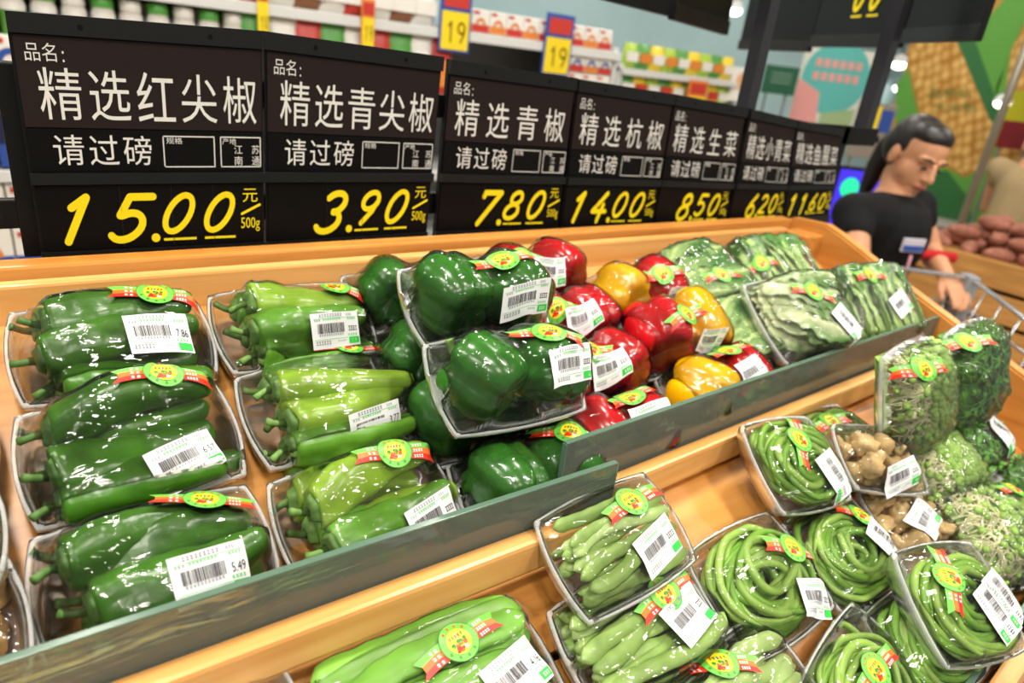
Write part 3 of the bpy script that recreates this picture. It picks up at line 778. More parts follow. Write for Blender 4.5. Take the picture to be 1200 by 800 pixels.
def fill_choy(seed, n=21):
    def go(root, w, d, rim):
        rnd = random.Random(seed); out = []
        prof = lambda t: (.16 + .10 * (1 - min(1, t / .2)) if t < .5 else .16 + .84 * math.sin(min(1, (t - .5) / .42) * pi / 2) * (1 - max(0, (t - .86) / .14) ** 2) ** .5 if t < 1 else .05)
        for i in range(n):
            lay = i % 3; f = (i + .5) / n - .5
            M = RT(f * w * .84, -d * .46 + rnd.uniform(0, .006), .010 + lay * .013, pi / 2 + rnd.uniform(-.10, .10), -.06 - lay * .03, rnd.uniform(-.5, .5))
            out.append(obj('leaf', confine(leaf_mesh(seed * 40 + i, d * rnd.uniform(.85, .95), w * .15, prof, .010, .009, .9, M_CHOY, 'leaf', 0, .5), M, w, d, .060), root))
        return out
    return go
def fill_sprouts(seed, kind='pea', hmax=.045, hx=.2):
    def go(root, w, d, rim):
        rnd = random.Random(seed); out = []
        def hgt(x, y): return .008 + hmax * max(0, 1 - abs(x / (w * .49)) ** 3.5) ** .6 * max(0, 1 - abs(y / (d * .49)) ** 3.5) ** .6
        b = MB(); n = 18
        V = [((i / (n - 1) - .5) * w * .94, (j / (n - 1) - .5) * d * .94, max(.004, hgt((i / (n - 1) - .5) * w * .94, (j / (n - 1) - .5) * d * .94) - .008)) for i in range(n) for j in range(n)]
        F = grid_faces(n, n); V += [(x, y, .003) for x, y, z in V]; F += [tuple(n * n + q for q in reversed(f)) for f in grid_faces(n, n)]
        base_V, base_F = V, F
        if kind != 'pea': b.add(V, F)
        for i in range(170 if kind == 'pea' else 120):
            x = rnd.uniform(-.47, -.12 if rnd.random() < .85 else .4) * w if kind == 'pea' else rnd.uniform(-.45, .45) * w; y = rnd.uniform(-.46, .46) * d; a = rnd.uniform(-1.2, 1.2); L = rnd.uniform(.02, .045); pts = []
            bend = rnd.uniform(-1.4, 1.4)
            for k in range(7):
                t = k / 6; aa = a + bend * (t - .5); px = x + (t - .5) * L * math.cos(aa); py = y + (t - .5) * L * math.sin(aa)
                px = max(-w * .47, min(w * .47, px)); py = max(-d * .47, min(d * .47, py)); pts.append((px, py, hgt(px, py) - .003 + rnd.uniform(0, .004) + .002 * math.sin(3 * t)))
            b.tube(pts, .0011, 5)
        s = obj('sprout_stems', b.mesh('sprout_stems', M_SPSTEM if kind == 'pea' else M_SPROUTD, True), root); s['kind'] = 'stuff'; out.append(s)
        b = MB()
        if kind == 'pea':
            b.add(base_V, base_F)
            for i in range(620):
                x = (rnd.random() ** .75 * .92 - .46) * w if rnd.random() < .8 else rnd.uniform(-.46, .46) * w; y = rnd.uniform(-.46, .46) * d
                if x < -w * hx and rnd.random() < .75: continue
                c = (x, y, hgt(x, y) + rnd.uniform(-.002, .005)); r = rnd.uniform(.0042, .0060)
                b.add(*sphere(c, r, 5, 7, (1, 1, .85)))
        else:
            for i in range(560):
                x = rnd.uniform(-.46, .46) * w; y = rnd.uniform(-.46, .46) * d; a = rnd.uniform(0, 6.3); L = rnd.uniform(.007, .014); q = rnd.uniform(-.5, .7)
                ca, sa = math.cos(a), math.sin(a); z = hgt(x, y) + rnd.uniform(-.006, .002)
                V = []
                for k, (u, v_) in enumerate(((0, 0), (.35, .28), (.7, .25), (1, 0), (.7, -.25), (.35, -.28), (.5, 0))):
                    dx, dy = u * L, v_ * L; V.append((x + dx * ca - dy * sa, y + dx * sa + dy * ca, z + q * u * L + (0 if k == 6 else .12 * L)))
                V += [(a_, b_, c_ - .0005) for a_, b_, c_ in V]
                F = [(0, 1, 6), (1, 2, 6), (2, 3, 6), (3, 4, 6), (4, 5, 6), (5, 0, 6)]; F += [tuple(7 + q_ for q_ in reversed(f)) for f in F]
                b.add(V, F)
        s = obj('sprout_heads' if kind == 'pea' else 'shoot_leaves', b.mesh('sprout_heads', M_SPROUT if kind == 'pea' else M_SPROUTD, True), root); s['kind'] = 'stuff'; out.append(s)
        return out
    return go
def fill_lumps(seed, m, n=22, R=.0145):
    def go(root, w, d, rim):
        rnd = random.Random(seed); out = []
        nx = max(3, int(w * .9 / (R * 1.9))); ny = max(2, int(d * .9 / (R * 1.9)))
        for l in range(2):
            for i in range(nx - l):
                for j in range(ny - (l and ny > 3)):
                    x = (i - (nx - l - 1) / 2) * R * 1.95 + rnd.uniform(-.003, .003); y = (j - (ny - (1 if l and ny > 3 else 0) - 1) / 2) * R * 1.95 + rnd.uniform(-.003, .003)
                    out.append(obj('mushroom', lump_mesh(rnd.randrange(7), m), root, RT(x, y, .012 + l * .017 + rnd.uniform(0, .004), rnd.uniform(0, 6), rnd.uniform(-.6, .6), rnd.uniform(0, 6), rnd.uniform(.85, 1.15) * R / .0145)))
        return out
    return go
# ------------------------------------------------------------------ wrapped trays
SQ = 0.36
def squircle(u, v, w, d): return u * math.sqrt(1 - SQ * v * v / 2) * w / 2 * 1.0, v * math.sqrt(1 - SQ * u * u / 2) * d / 2
def ring_uv(n=12):
    e = [(-1 + 2 * i / n, -1) for i in range(n)] + [(1, -1 + 2 * i / n) for i in range(n)] + [(1 - 2 * i / n, 1) for i in range(n)] + [(-1, 1 - 2 * i / n) for i in range(n)]
    return e
def tray_mesh(w, d, rim):
    def go():
        R_ = ring_uv(); n = len(R_); V = []
        for sc_w, z in ((-.018, 0.0), (-.014, .0006), (-.008, rim * .45), (-.003, rim * .92), (0, rim), (.006, rim + .0006), (.0072, rim - .0006), (.0066, rim - .004)):
            for u, v in R_:
                x, y = squircle(u, v, w + sc_w, d + sc_w); V.append((x, y, z))
        F = grid_faces(8, n, True); F.append(tuple(range(n))); return make_mesh('tray', V, F, M_TRAY, True)
    return cached(('tray', w, d, rim), go)
class Film:
    def __init__(s, root, objs, w, d, rim, seed, mat, up_to=None):
        s.w, s.d, s.rim = w, d, rim
        nx = max(24, int(w / .0034)); ny = max(20, int(d / .0034)); s.nx, s.ny = nx, ny
        VV = []; FF = []
        for o in objs:
            M = o.matrix_basis; n = len(VV)
            VV += [M @ v.co for v in o.data.vertices]; FF += [tuple(i + n for i in p.vertices) for p in o.data.polygons]
        bvh = BVHTree.FromPolygons(VV, FF)
        X = np.zeros((nx, ny)); Y = np.zeros((nx, ny)); C = np.full((nx, ny), -1.0)
        for i in range(nx):
            for j in range(ny):
                u = i / (nx - 1) * 2 - 1; v = j / (ny - 1) * 2 - 1
                x, y = squircle(u, v, w, d); X[i, j] = x; Y[i, j] = y
                h = bvh.ray_cast(Vector((x, y, .4)), Vector((0, 0, -1)))
                if h[0] is not None: C[i, j] = h[0].z + .0011
        B = np.zeros((nx, ny), bool); B[0] = B[-1] = True; B[:, 0] = B[:, -1] = True
        D_ = C.copy()                                # the film stands off by a cell at steep sides
        D_[1:] = np.maximum(D_[1:], C[:-1]); D_[:-1] = np.maximum(D_[:-1], C[1:]); D_[:, 1:] = np.maximum(D_[:, 1:], C[:, :-1]); D_[:, :-1] = np.maximum(D_[:, :-1], C[:, 1:])
        C = D_
        H = np.full((nx, ny), rim + .0012); C2 = C.copy(); C2[B] = rim + .0012
        H = np.maximum(H, C2)
        for it in range(500):
            A = H.copy(); A[1:-1, 1:-1] = (H[:-2, 1:-1] + H[2:, 1:-1] + H[1:-1, :-2] + H[1:-1, 2:]) / 4
            H = np.maximum(A, C2); H[B] = np.maximum(rim + .0012, np.minimum(C[B], rim + .012))
        s.H = H
        Hn = H.copy()
        for i in range(nx):
            for j in range(ny):
                if not B[i, j]: Hn[i, j] += .0006 * noise.noise(Vector((X[i, j] * 60 + seed, Y[i, j] * 110, seed)))
        V = [(X[i, j], Y[i, j], Hn[i, j]) for i in range(nx) for j in range(ny)]
        F = grid_faces(nx, ny)
        # the edge is drawn down over the tray's lip and a little way under it
        bi = [(i, 0) for i in range(nx - 1)] + [(nx - 1, j) for j in range(ny - 1)] + [(i, ny - 1) for i in range(nx - 1, 0, -1)] + [(0, j) for j in range(ny - 1, 0, -1)]
        nb = len(bi); prev = [i * ny + j for i, j in bi]
        for off, z in ((.0075, rim + .0008), (.0078, rim - .003), (-.004, rim * .35)):
            cur = []
            for i, j in bi:
                u = i / (nx - 1) * 2 - 1; v = j / (ny - 1) * 2 - 1; x, y = squircle(u, v, w + off, d + off)
                cur.append(len(V)); V.append((x, y, z + .0008 * noise.noise(Vector((x * 90, y * 90, seed)))))
            for k in range(nb): F.append((prev[k], prev[(k + 1) % nb], cur[(k + 1) % nb], cur[k]))
            prev = cur
        s.ob = obj('cling_film', make_mesh('cling_film', V, [tuple(f) for f in F], [mat, M_TRAY], True, [0] * ((nx - 1) * (ny - 1)) + [1] * (len(F) - (nx - 1) * (ny - 1))), root)
    def h(s, x, y):
        u = x / (s.w / 2); v = y / (s.d / 2)
        for _ in range(4):
            uc, vc = max(-1, min(1, u)), max(-1, min(1, v))
            u = x / (s.w / 2) / math.sqrt(1 - SQ * vc * vc / 2); v = y / (s.d / 2) / math.sqrt(1 - SQ * uc * uc / 2)
        over = max(0, abs(u) - 1) * s.w / 2 + max(0, abs(v) - 1) * s.d / 2
        fi = (max(-1, min(1, u)) + 1) / 2 * (s.nx - 1); fj = (max(-1, min(1, v)) + 1) / 2 * (s.ny - 1)
        i = min(int(fi), s.nx - 2); j = min(int(fj), s.ny - 2); a = fi - i; b = fj - j; H = s.H
        z = H[i, j] * (1 - a) * (1 - b) + H[i + 1, j] * a * (1 - b) + H[i, j + 1] * (1 - a) * b + H[i + 1, j + 1] * a * b
        return z - over * .35
    def hit(s, root, px, py):
        Mi = root.matrix_world.inverted(); o = Mi @ Vector(EYE); d = (Mi.to_3x3() @ Vector(ray(px, py)))
        t = .25; last = t
        while t < 2.5:
            p = o + d * t
            if abs(p.x) < s.w * .62 and abs(p.y) < s.d * .62 and p.z < s.h(p.x, p.y): break
            if p.z < 0: break
            t += .0012
        return p
class Drape:
    """a small flat thing laid on the film at a centre, turned by rot, following the film softly"""
    def __init__(s, film, cx, cy, rot, hw, hh, follow=0.75):
        s.f = film; s.cx, s.cy = cx, cy; s.c, s.s = math.cos(rot), math.sin(rot); s.hw, s.hh = hw, hh
        n = 11; s.n = n; G = np.zeros((n, n)); s.kx = s.ky = 1.0
        for ps in range(3):
            for i in range(n):
                for j in range(n):
                    x, y = s.xy((i / (n - 1) * 2 - 1) * hw * s.kx, (j / (n - 1) * 2 - 1) * hh * s.ky); G[i, j] = film.h(x, y)
            A = np.array([[i - (n - 1) / 2, j - (n - 1) / 2, 1] for i in range(n) for j in range(n)])
            co, *_ = np.linalg.lstsq(A, G.ravel(), rcond=None)
            gx = co[0] * (n - 1) / (2 * hw * s.kx); gy = co[1] * (n - 1) / (2 * hh * s.ky)
            if ps < 2: s.kx = 1 / math.sqrt(1 + gx * gx); s.ky = 1 / math.sqrt(1 + gy * gy)
        Pl = (A @ co).reshape(n, n)
        follow = follow if math.hypot(gx, gy) < .8 else .25; S = Pl + follow * (G - Pl)
        S += max(0.0, float((G - S).max()))
        s.G = S + .0014
    def xy(s, a, b): return s.cx + a * s.c - b * s.s, s.cy + a * s.s + b * s.c
    def pt(s, a, b, lift=0.0):
        n = s.n; fi = max(0, min(n - 1.0001, (a / s.hw + 1) / 2 * (n - 1))); fj = max(0, min(n - 1.0001, (b / s.hh + 1) / 2 * (n - 1)))
        i = int(fi); j = int(fj); u = fi - i; v = fj - j; G = s.G
        z = G[i, j] * (1 - u) * (1 - v) + G[i + 1, j] * u * (1 - v) + G[i, j + 1] * (1 - u) * v + G[i + 1, j + 1] * u * v
        x, y = s.xy(a * s.kx, b * s.ky); return (x, y, z + lift)
def fine(poly, k=1):
    return poly
def price_label(root, film, px, py, rot, price=None, w=.054, h=.037, seed=0):
    p = film.hit(root, px, py); D = Drape(film, p.x, p.y, math.radians(rot), w / 2, h / 2)
    n = 11; nu, nv = n, n
    V = [D.pt((i / (nu - 1) - .5) * w, (j / (nv - 1) - .5) * h) for i in range(nu) for j in range(nv)]
    V += [D.pt((i / (nu - 1) - .5) * w, (j / (nv - 1) - .5) * h, -.0003) for i in range(nu) for j in range(nv)]
    g = grid_faces(nu, nv); F = [tuple(reversed(f)) for f in g]; F = g + [tuple(nu * nv + q for q in reversed(f)) for f in g]
    lab = obj('price_label', make_mesh('price_label', V, F, M_PAPER, True), root)
    rnd = random.Random(seed * 13 + 7); V = []; F = []; fm = []
    def poly(pts, m, lift=.0008):
        k = len(V); V.extend(D.pt(a * w, b * h, lift) for a, b in pts); F.append(tuple(range(k, k + len(pts)))); fm.append(m)
    def rect(a0, a1, b0, b1, m, div=1):
        for q in range(div):
            c0 = a0 + (a1 - a0) * q / div; c1 = a0 + (a1 - a0) * (q + 1) / div; poly([(c0, b0), (c1, b0), (c1, b1), (c0, b1)], m)
    def glyphs(a0, a1, b0, b1, m, n_):
        st = (a1 - a0) / n_
        for q in range(n_):
            a = a0 + q * st
            rect(a + st * .1, a + st * .8, b0, b0 + (b1 - b0) * .2, m); rect(a + st * .1, a + st * .8, b1 - (b1 - b0) * .2, b1, m)
            rect(a + st * rnd.uniform(.15, .5), a + st * rnd.uniform(.55, .8), b0 + (b1 - b0) * .4, b0 + (b1 - b0) * .6, m); rect(a + st * .35, a + st * .5, b0, b1, m)
    glyphs(-.33, .16, .36, .45, 1, 9); glyphs(.24, .36, .37, .43, 1, 3)
    rect(-.46, .46, .315, .325, 2, 8); glyphs(-.44, -.30, .25, .30, 1, 3); glyphs(-.26, .12, .26, .31, 2, 8); glyphs(.26, .44, .25, .30, 2, 4)
    a = -.38
    while a < .18:
        bw = rnd.choice([.006, .006, .011, .016]); rect(a, a + bw, -.10, .17, 0); a += bw + rnd.choice([.007, .009, .014])
    glyphs(-.36, .16, -.17, -.12, 1, 11)
    rect(-.46, .24, -.27, -.26, 2, 6)
    glyphs(-.44, -.12, -.40, -.30, 1, 6); glyphs(.02, .2, -.36, -.32, 1, 4)
    for q in range(4): rect(.26 + q * .055, .26 + (q + 1) * .055, -.45, -.26, 2)
    glyphs(.24, .45, -.22, -.16, 2, 4); glyphs(.3, .44, -.40, -.32, 3, 3)
    if price:
        pv, pf = fit_text(price, .27, .46, -.11, .08)
        k = len(V); V.extend(D.pt(x * w, y * h, .0009) for x, y in pv); F.extend(tuple(i + k for i in f) for f in pf); fm.extend([0] * len(pf))
    else: glyphs(.27, .46, -.08, .06, 0, 4)
    obj('label_print', make_mesh('label_print', V, F, [M_INK, M_INKG, M_GREENINK, M_STW], False, fm), lab)
    return lab
def brand_sticker(root, film, px, py, rot, size=.0165, fold=0.0):
    p = film.hit(root, px, py); hw = size * 2.55; hh = size * 1.1
    D = Drape(film, p.x, p.y, math.radians(rot), hw, hh, .9)
    V = []; F = []; fm = []
    def poly(pts, m, lift): k = len(V); V.extend(D.pt(a * size, b * size, lift) for a, b in pts); F.append(tuple(range(k, k + len(pts)))); fm.append(m)
    # three-striped ribbon with swallow-tail ends, bending slightly at the badge
    for sg in (-1, 1):
        for st in range(3):
            b0, b1 = .48 - st * .32, .48 - (st + 1) * .32
            N = 9
            for q in range(N):
                def edge(b, r): return .8 + (1.62 - .42 * (1 - abs(b) / .48)) * r
                r0, r1 = q / N, (q + 1) / N; dr = lambda r: -.16 * r * r
                poly([(sg * edge(b0, r0), b0 + dr(r0)), (sg * edge(b0, r1), b0 + dr(r1)), (sg * edge(b1, r1), b1 + dr(r1)), (sg * edge(b1, r0), b1 + dr(r0))], (0, 4, 3)[st], 0.0)
        for st in range(3):
            y = .32 - st * .32 - .06
            for q in range(2 if sg < 0 else 4):
                a0 = sg * 1.35 + (q - (.5 if sg < 0 else 1.5)) * (.26 if sg < 0 else .15); s_ = .08 if sg < 0 else .055
                poly([(a0 - s_, y - .06), (a0 + s_, y - .06), (a0 + s_, y - .02), (a0 - s_, y - .02)], 5, .0005); poly([(a0 - s_, y + .04), (a0 + s_, y + .04), (a0 + s_, y + .08), (a0 - s_, y + .08)], 5, .0005)
                poly([(a0 - .02, y - .07), (a0 + .02, y - .07), (a0 + .02, y + .1), (a0 - .02, y + .1)], 5, .0005)
    def disc(r0, r1, m, lift, n=28, cx=0, cy=0, sq=1.0):
        for k in range(n):
            a, b = 2 * pi * k / n, 2 * pi * (k + 1) / n
            q = [(cx + r0 * math.cos(a), cy + r0 * sq * math.sin(a)), (cx + r1 * math.cos(a), cy + r1 * sq * math.sin(a)), (cx + r1 * math.cos(b), cy + r1 * sq * math.sin(b)), (cx + r0 * math.cos(b), cy + r0 * sq * math.sin(b))]
            if r0 == 0: q = q[1:3] + [(cx, cy)]
            poly(q, m, lift)
    disc(.96, 1.0, 1, .0007); disc(.5, .96, 0, .0007); disc(.62, .64, 0, .001); disc(0, .5, 2, .0007); disc(.5, .62, 2, .0009)
    rnd = random.Random(3)
    for k in range(15):                                              # the little heap of vegetables under the lettering
        a = rnd.uniform(-.42, .42); b = rnd.uniform(-.36, .02); disc(0, rnd.uniform(.06, .12), rnd.choice([1, 1, 1, 3, 4, 0]), .0011, 8, a, b)
    for a, b, m in ((-.2, -.4, 3), (-.02, -.36, 3), (-.1, -.46, 4), (.18, -.38, 5), (-.3, -.42, 3)): disc(0, .12, m, .0012, 8, a, b, .7)
    for q, m in enumerate((3, 1, 6, 3, 1)):
        a0 = -.34 + q * .17; poly([(a0 - .06, .16), (a0 - .02, .16), (a0 - .02, .36), (a0 - .06, .36)], m, .0011); poly([(a0 - .02, .30), (a0 + .05, .30), (a0 + .05, .36), (a0 - .02, .36)], m, .0011); poly([(a0 - .02, .22), (a0 + .04, .22), (a0 + .04, .27), (a0 - .02, .27)], m, .0011)
    for k in range(8):
        an = math.radians(40 + k * 100 / 3.5 if k < 4 else 205 + (k - 4) * 33); a, b = .79 * math.cos(an), .79 * math.sin(an)
        for dx, dy, wx, wy in ((0, .04, .075, .015), (0, -.04, .075, .015), (0, 0, .015, .075)): poly([(a + dx - wx, b + dy - wy), (a + dx + wx, b + dy - wy), (a + dx + wx, b + dy + wy), (a + dx - wx, b + dy + wy)], 3 if k < 4 else 1, .0011)
    return obj('brand_sticker', make_mesh('brand_sticker', V, F, [M_STG, M_STGD, M_STY, M_STR, M_STO, M_STW, pm('sticker_violet', '5a3a8c', .4)], True, fm), root)

PACKS = []
def pack(name, label, cat, group, pl, X, s, h, yaw, w, d, fill, seed, labels=(), stickers=(), pitch=0, roll=0, rim=.026, film=None, fseed=None):
    R_ = BASIS.to_4x4() @ Matrix.Rotation(math.radians(yaw), 4, 'Z') @ Matrix.Rotation(math.radians(pitch), 4, 'X') @ Matrix.Rotation(math.radians(roll), 4, 'Y')
    root = thing(name, label, cat, Matrix.Translation(on_shelf(pl, X, s, h)) @ R_, group)
    bpy.context.view_layer.update()
    obj('tray', tray_mesh(w, d, rim), root)
    objs = fill(root, w, d, rim)
    f = Film(root, objs, w, d, rim, seed, film or M_FILM)
    for k, L in enumerate(labels): price_label(root, f, *L, seed=seed + k)
    for L in stickers: brand_sticker(root, f, *L)
    return root
# ------------------------------------------------------------------ the packs, upper tier
PW, PD = .160, .106
G1 = 'trays of dark green long peppers'
pack('pepper_tray', 'wrapped tray of dark green long peppers under the 15.00 sign, rearmost of its column', 'pepper tray', G1, 'upper', .056, -.068, .004, 0, PW, PD, fill_long(['dark'], 11), 1, [(187, 391, 4, '7.86')], [(182, 345, -8)], pitch=4)
pack('pepper_tray', 'wrapped tray of dark green long peppers, price label 6.57, middle of its column', 'pepper tray', G1, 'upper', .052, -.180, .002, 2, PW, PD, fill_long(['dark'], 12), 2, [(218, 538, 17, '6.57')], [(192, 438, -4)], pitch=4)
pack('pepper_tray', 'wrapped tray of dark green long peppers, price label 5.49, against the front divider', 'pepper tray', G1, 'upper', .050, -.293, .0, 1, PW, PD, fill_long(['dark'], 13), 3, [(248, 673, 4, '5.49')], [(240, 587, -17)], pitch=4)
G2 = 'trays of light green long peppers'
pack('pepper_tray', 'wrapped tray of light green long peppers by the back rail, below the 3.90 sign', 'pepper tray', G2, 'upper', .222, -.068, .004, 0, PW, PD, fill_long(['light', 'mid', 'mid'], 21), 4, [(393, 388, 5)], [(392, 336, -30)], pitch=3)
pack('pepper_tray', 'wrapped tray with one yellowing orange-tinged pepper among light green ones', 'pepper tray', G2, 'upper', .222, -.176, .004, 3, PW, PD, fill_long(['mid', 'ripe', 'mid', 'light', 'light'], 22), 5, [(440, 500, 6, '3.77')], [(408, 406, -8)], pitch=4)
pack('pepper_tray', 'wrapped tray of pale green long peppers against the front divider, label half hidden', 'pepper tray', G2, 'upper', .219, -.294, .0, 2, PW, PD, fill_long(['light', 'mid', 'light', 'light', 'mid'], 23, [(-.33, .019), (0, .02), (.30, .02), (.08, .045), (-.26, .046)]), 6, [(508, 607, 14)], [(462, 530, -10)], pitch=4)
G3 = 'trays of green bell peppers'
BD = .094
pack('bell_pepper_tray', 'wrapped tray of green bell peppers at the back, mostly behind the upper raised tray', 'pepper tray', G3, 'upper', .372, -.046, .0, 0, PW, BD, fill_bell(['green', 'green'], 31), 7)
pack('bell_pepper_tray', 'wrapped tray of green bell peppers under the upper raised tray, one pepper showing', 'pepper tray', G3, 'upper', .366, -.138, .0, 2, PW, BD, fill_bell(['green', 'green'], 32, size=.97), 8)
pack('bell_pepper_tray', 'wrapped tray of green bell peppers under the lower raised tray, in shade', 'pepper tray', G3, 'upper', .362, -.226, .0, 2, PW, BD, fill_bell(['green', 'green'], 33, size=.97), 9)
pack('bell_pepper_tray', 'wrapped tray of green bell peppers at the front, pressed against the divider', 'pepper tray', G3, 'upper', .385, -.316, .0, 2, PW, BD, fill_bell(['green', 'green'], 34), 10, [], [(668, 506, -40)])
pack('bell_pepper_tray', 'upper of two raised trays of green bell peppers, label on its right pepper', 'pepper tray', G3, 'upper', .384, -.134, .081, -3, PW, .098, fill_bell(['green', 'green'], 35, size=1.04), 11, [(616, 352, 2)], [(588, 306, 6)], pitch=10)
pack('bell_pepper_tray', 'lower of two raised trays of green bell peppers, jutting out in front', 'pepper tray', G3, 'upper', .370, -.233, .077, -2, PW, .100, fill_bell(['green', 'green'], 36, size=1.04), 12, [(671, 427, 6)], [(644, 388, -24)], pitch=12)
G4 = 'trays of red bell peppers'
pack('bell_pepper_tray', 'wrapped tray of red bell peppers at the very back against the rail', 'pepper tray', G4, 'upper', .545, -.040, .004, 0, PW, BD, fill_bell(['red', 'red'], 41), 13, [(640, 325, 0)], [(612, 303, 0)], pitch=5)
pack('bell_pepper_tray', 'wrapped tray of red bell peppers, second from the back rail, label tilted', 'pepper tray', G4, 'upper', .548, -.125, .0, -3, PW, BD, fill_bell(['red', 'red'], 42), 14, [(679, 378, 14)], [(652, 362, 0)], pitch=5)
pack('bell_pepper_tray', 'wrapped tray of red bell peppers beside the label of the raised green pepper tray', 'pepper tray', G4, 'upper', .535, -.205, .002, -2, PW, BD, fill_bell(['red', 'red'], 43), 15, [(712, 434, 8)], [(694, 408, 0)], pitch=5)
pack('bell_pepper_tray', 'wrapped tray of red bell peppers at the front where the two plastic dividers meet', 'pepper tray', G4, 'upper', .515, -.290, .0, -2, PW, BD, fill_bell(['red', 'red'], 44), 16, [(762, 492, 0)], [(735, 468, 10)], pitch=5)
G5 = 'trays of mixed yellow and red bell peppers'
pack('bell_pepper_tray', 'wrapped tray with a yellow bell pepper on the left and a red one behind it', 'pepper tray', G5, 'upper', .690, -.098, .004, 3, PW, BD, fill_bell(['yellow', 'red'], 51, size=1.08), 17, [(793, 352, -4)], [(775, 322, 0)], pitch=8)
pack('bell_pepper_tray', 'wrapped tray with a large shiny red bell pepper left and a yellow one right', 'pepper tray', G5, 'upper', .684, -.186, .016, 2, PW, BD, fill_bell(['red', 'yellow'], 52, size=1.16), 18, [(822, 408, -4)], [(805, 368, 10)], pitch=10)
pack('bell_pepper_tray', 'wrapped tray with a yellow bell pepper by the divider and a dark red one', 'pepper tray', G5, 'upper', .705, -.272, .0, 4, PW, BD, fill_bell(['yellow', 'red'], 53, size=1.12), 19, [(880, 437, 6)], [(845, 417, 0)], pitch=8)
G6 = 'packs of leafy greens'
pack('lettuce_pack', 'wrapped pack of green lettuce at the back, beside the mixed peppers', 'lettuce pack', G6, 'upper', .850, -.085, .004, 0, .19, .13, fill_lettuce(61, M_LETT2), 20, [], [(845, 322, 0)], film=M_FILM_B)
pack('lettuce_pack', 'wrapped pack of lettuce under the raised lettuce pack, squeezed beside the yellow pepper', 'lettuce pack', G6, 'upper', .850, -.200, .0, 0, .19, .12, fill_lettuce(62, M_LETT2), 21, film=M_FILM_B)
pack('greens_pack', 'wrapped pack of leafy greens at the back right corner below the 6.20 sign', 'greens pack', G6, 'upper', 1.055, -.075, .004, 0, .20, .13, fill_choy(63), 22, [], [(892, 308, 0)], film=M_FILM_B)
pack('greens_pack', 'wrapped pack of leafy greens under the raised greens by the end board', 'greens pack', G6, 'upper', 1.10, -.200, .0, 0, .20, .12, fill_choy(64), 23, film=M_FILM_B)
pack('lettuce_pack', 'raised wrapped pack of curly lettuce with white ribs, leaning out over the divider', 'lettuce pack', G6, 'upper', .915, -.218, .054, -4, .17, .138, fill_lettuce(65, M_LETT, 17, (-.42, .22), 1.5, -.3), 24, [(993, 378, -65)], [(952, 342, -20)], pitch=12, rim=.022, film=M_FILM_B)
pack('greens_pack', 'raised wrapped pack of pale-stalked leafy greens beside the end board', 'greens pack', G6, 'upper', 1.118, -.216, .052, -4, .21, .142, fill_choy(66), 25, [(1055, 356, 20)], [(1018, 322, 0)], pitch=12, rim=.022, film=M_FILM_B)
# trays cut by the left edge of the picture
G7 = 'trays at the left end of the upper tier'
pack('pepper_tray', 'clear tray at the left edge, level with the tray priced 6.57, hardly visible', 'pepper tray', G7, 'upper', -.121, -.150, .004, 0, PW, PD, fill_long(['dark'], 71), 26)
pack('pepper_tray', 'clear tray at the left edge, just behind the brown mushroom tray', 'pepper tray', G7, 'upper', -.121, -.232, .014, 0, PW, PD * .9, fill_long(['dark'], 72), 27)
pack('mushroom_tray', 'wrapped tray of brown mushrooms cut off by the lower left edge of the picture', 'mushroom tray', G7, 'upper', -.114, -.308, .010, 2, PW, PD, fill_lumps(73, M_MUSHB), 28)

# ------------------------------------------------------------------ the packs, lower tier
G8 = 'trays of flat green beans'
pack('bean_tray', 'wrapped tray of flat green beans tilted up against the wooden rail, topmost of its pile', 'bean tray', G8, 'lower', .405, -.022, .034, 4, .150, .098, fill_beans(88), 30, [(770, 640, 12)], [(739, 588, 4)], pitch=8)
pack('bean_tray', 'wrapped tray of flat green beans lying partly under the tilted top bean tray', 'bean tray', G8, 'lower', .398, -.094, .004, 4, .160, .106, fill_beans(82), 31, [(806, 720, 10)], [(778, 696, 6)], pitch=4)
pack('bean_tray', 'wrapped tray of flat green beans at the bottom edge, lowest of its pile', 'bean tray', G8, 'lower', .455, -.188, .0, 6, .170, .106, fill_beans(83, 3, M_BEAN2), 32, [], [(843, 776, -30)], pitch=3)
pack('bean_tray', 'wrapped tray of thick green beans at the bottom edge, left of the coiled long beans', 'bean tray', G8, 'lower', .592, -.232, .0, 14, .160, .106, fill_coil(84, 20, .8), 33, [], [(1024, 786, -4)], pitch=4)
pack('bean_tray', 'large wrapped tray of broad flat green beans at the bottom, left of the bean pile', 'bean tray', None, 'lower', .212, -.083, .0, 1, .190, .128, fill_broad(85), 34, [(606, 790, 12, '4.16')], [(537, 752, 10)], rim=.020)
pack('mushroom_tray', 'wrapped tray of pale mushrooms just showing at the bottom left, below the wooden rail', 'mushroom tray', None, 'lower', .035, -.046, .0, 0, .150, .105, fill_lumps(86, M_ENOKI, 22, .010), 35, rim=.03)
G9 = 'trays of coiled long beans'
pack('long_bean_tray', 'wrapped tray of coiled long beans leaning on the wooden rail, beside the beige mushrooms', 'bean tray', G9, 'lower', .692, -.016, .034, -8, .122, .110, fill_coil(91), 36, [(979, 556, -72)], [(936, 515, 60)], pitch=10)
pack('long_bean_tray', 'wrapped tray of coiled long beans in the middle of the lower tier, lying flat', 'bean tray', G9, 'lower', .562, -.106, .002, 2, .150, .116, fill_coil(92), 37, [(958, 700, -20)], [(928, 642, -30)], pitch=4)
pack('long_bean_tray', 'wrapped tray of coiled long beans lying under the leaning one, label hanging at its right', 'bean tray', G9, 'lower', .705, -.120, .0, 0, .140, .112, fill_coil(93), 38, [(1040, 634, -68)], [(1008, 603, -34)], pitch=4)
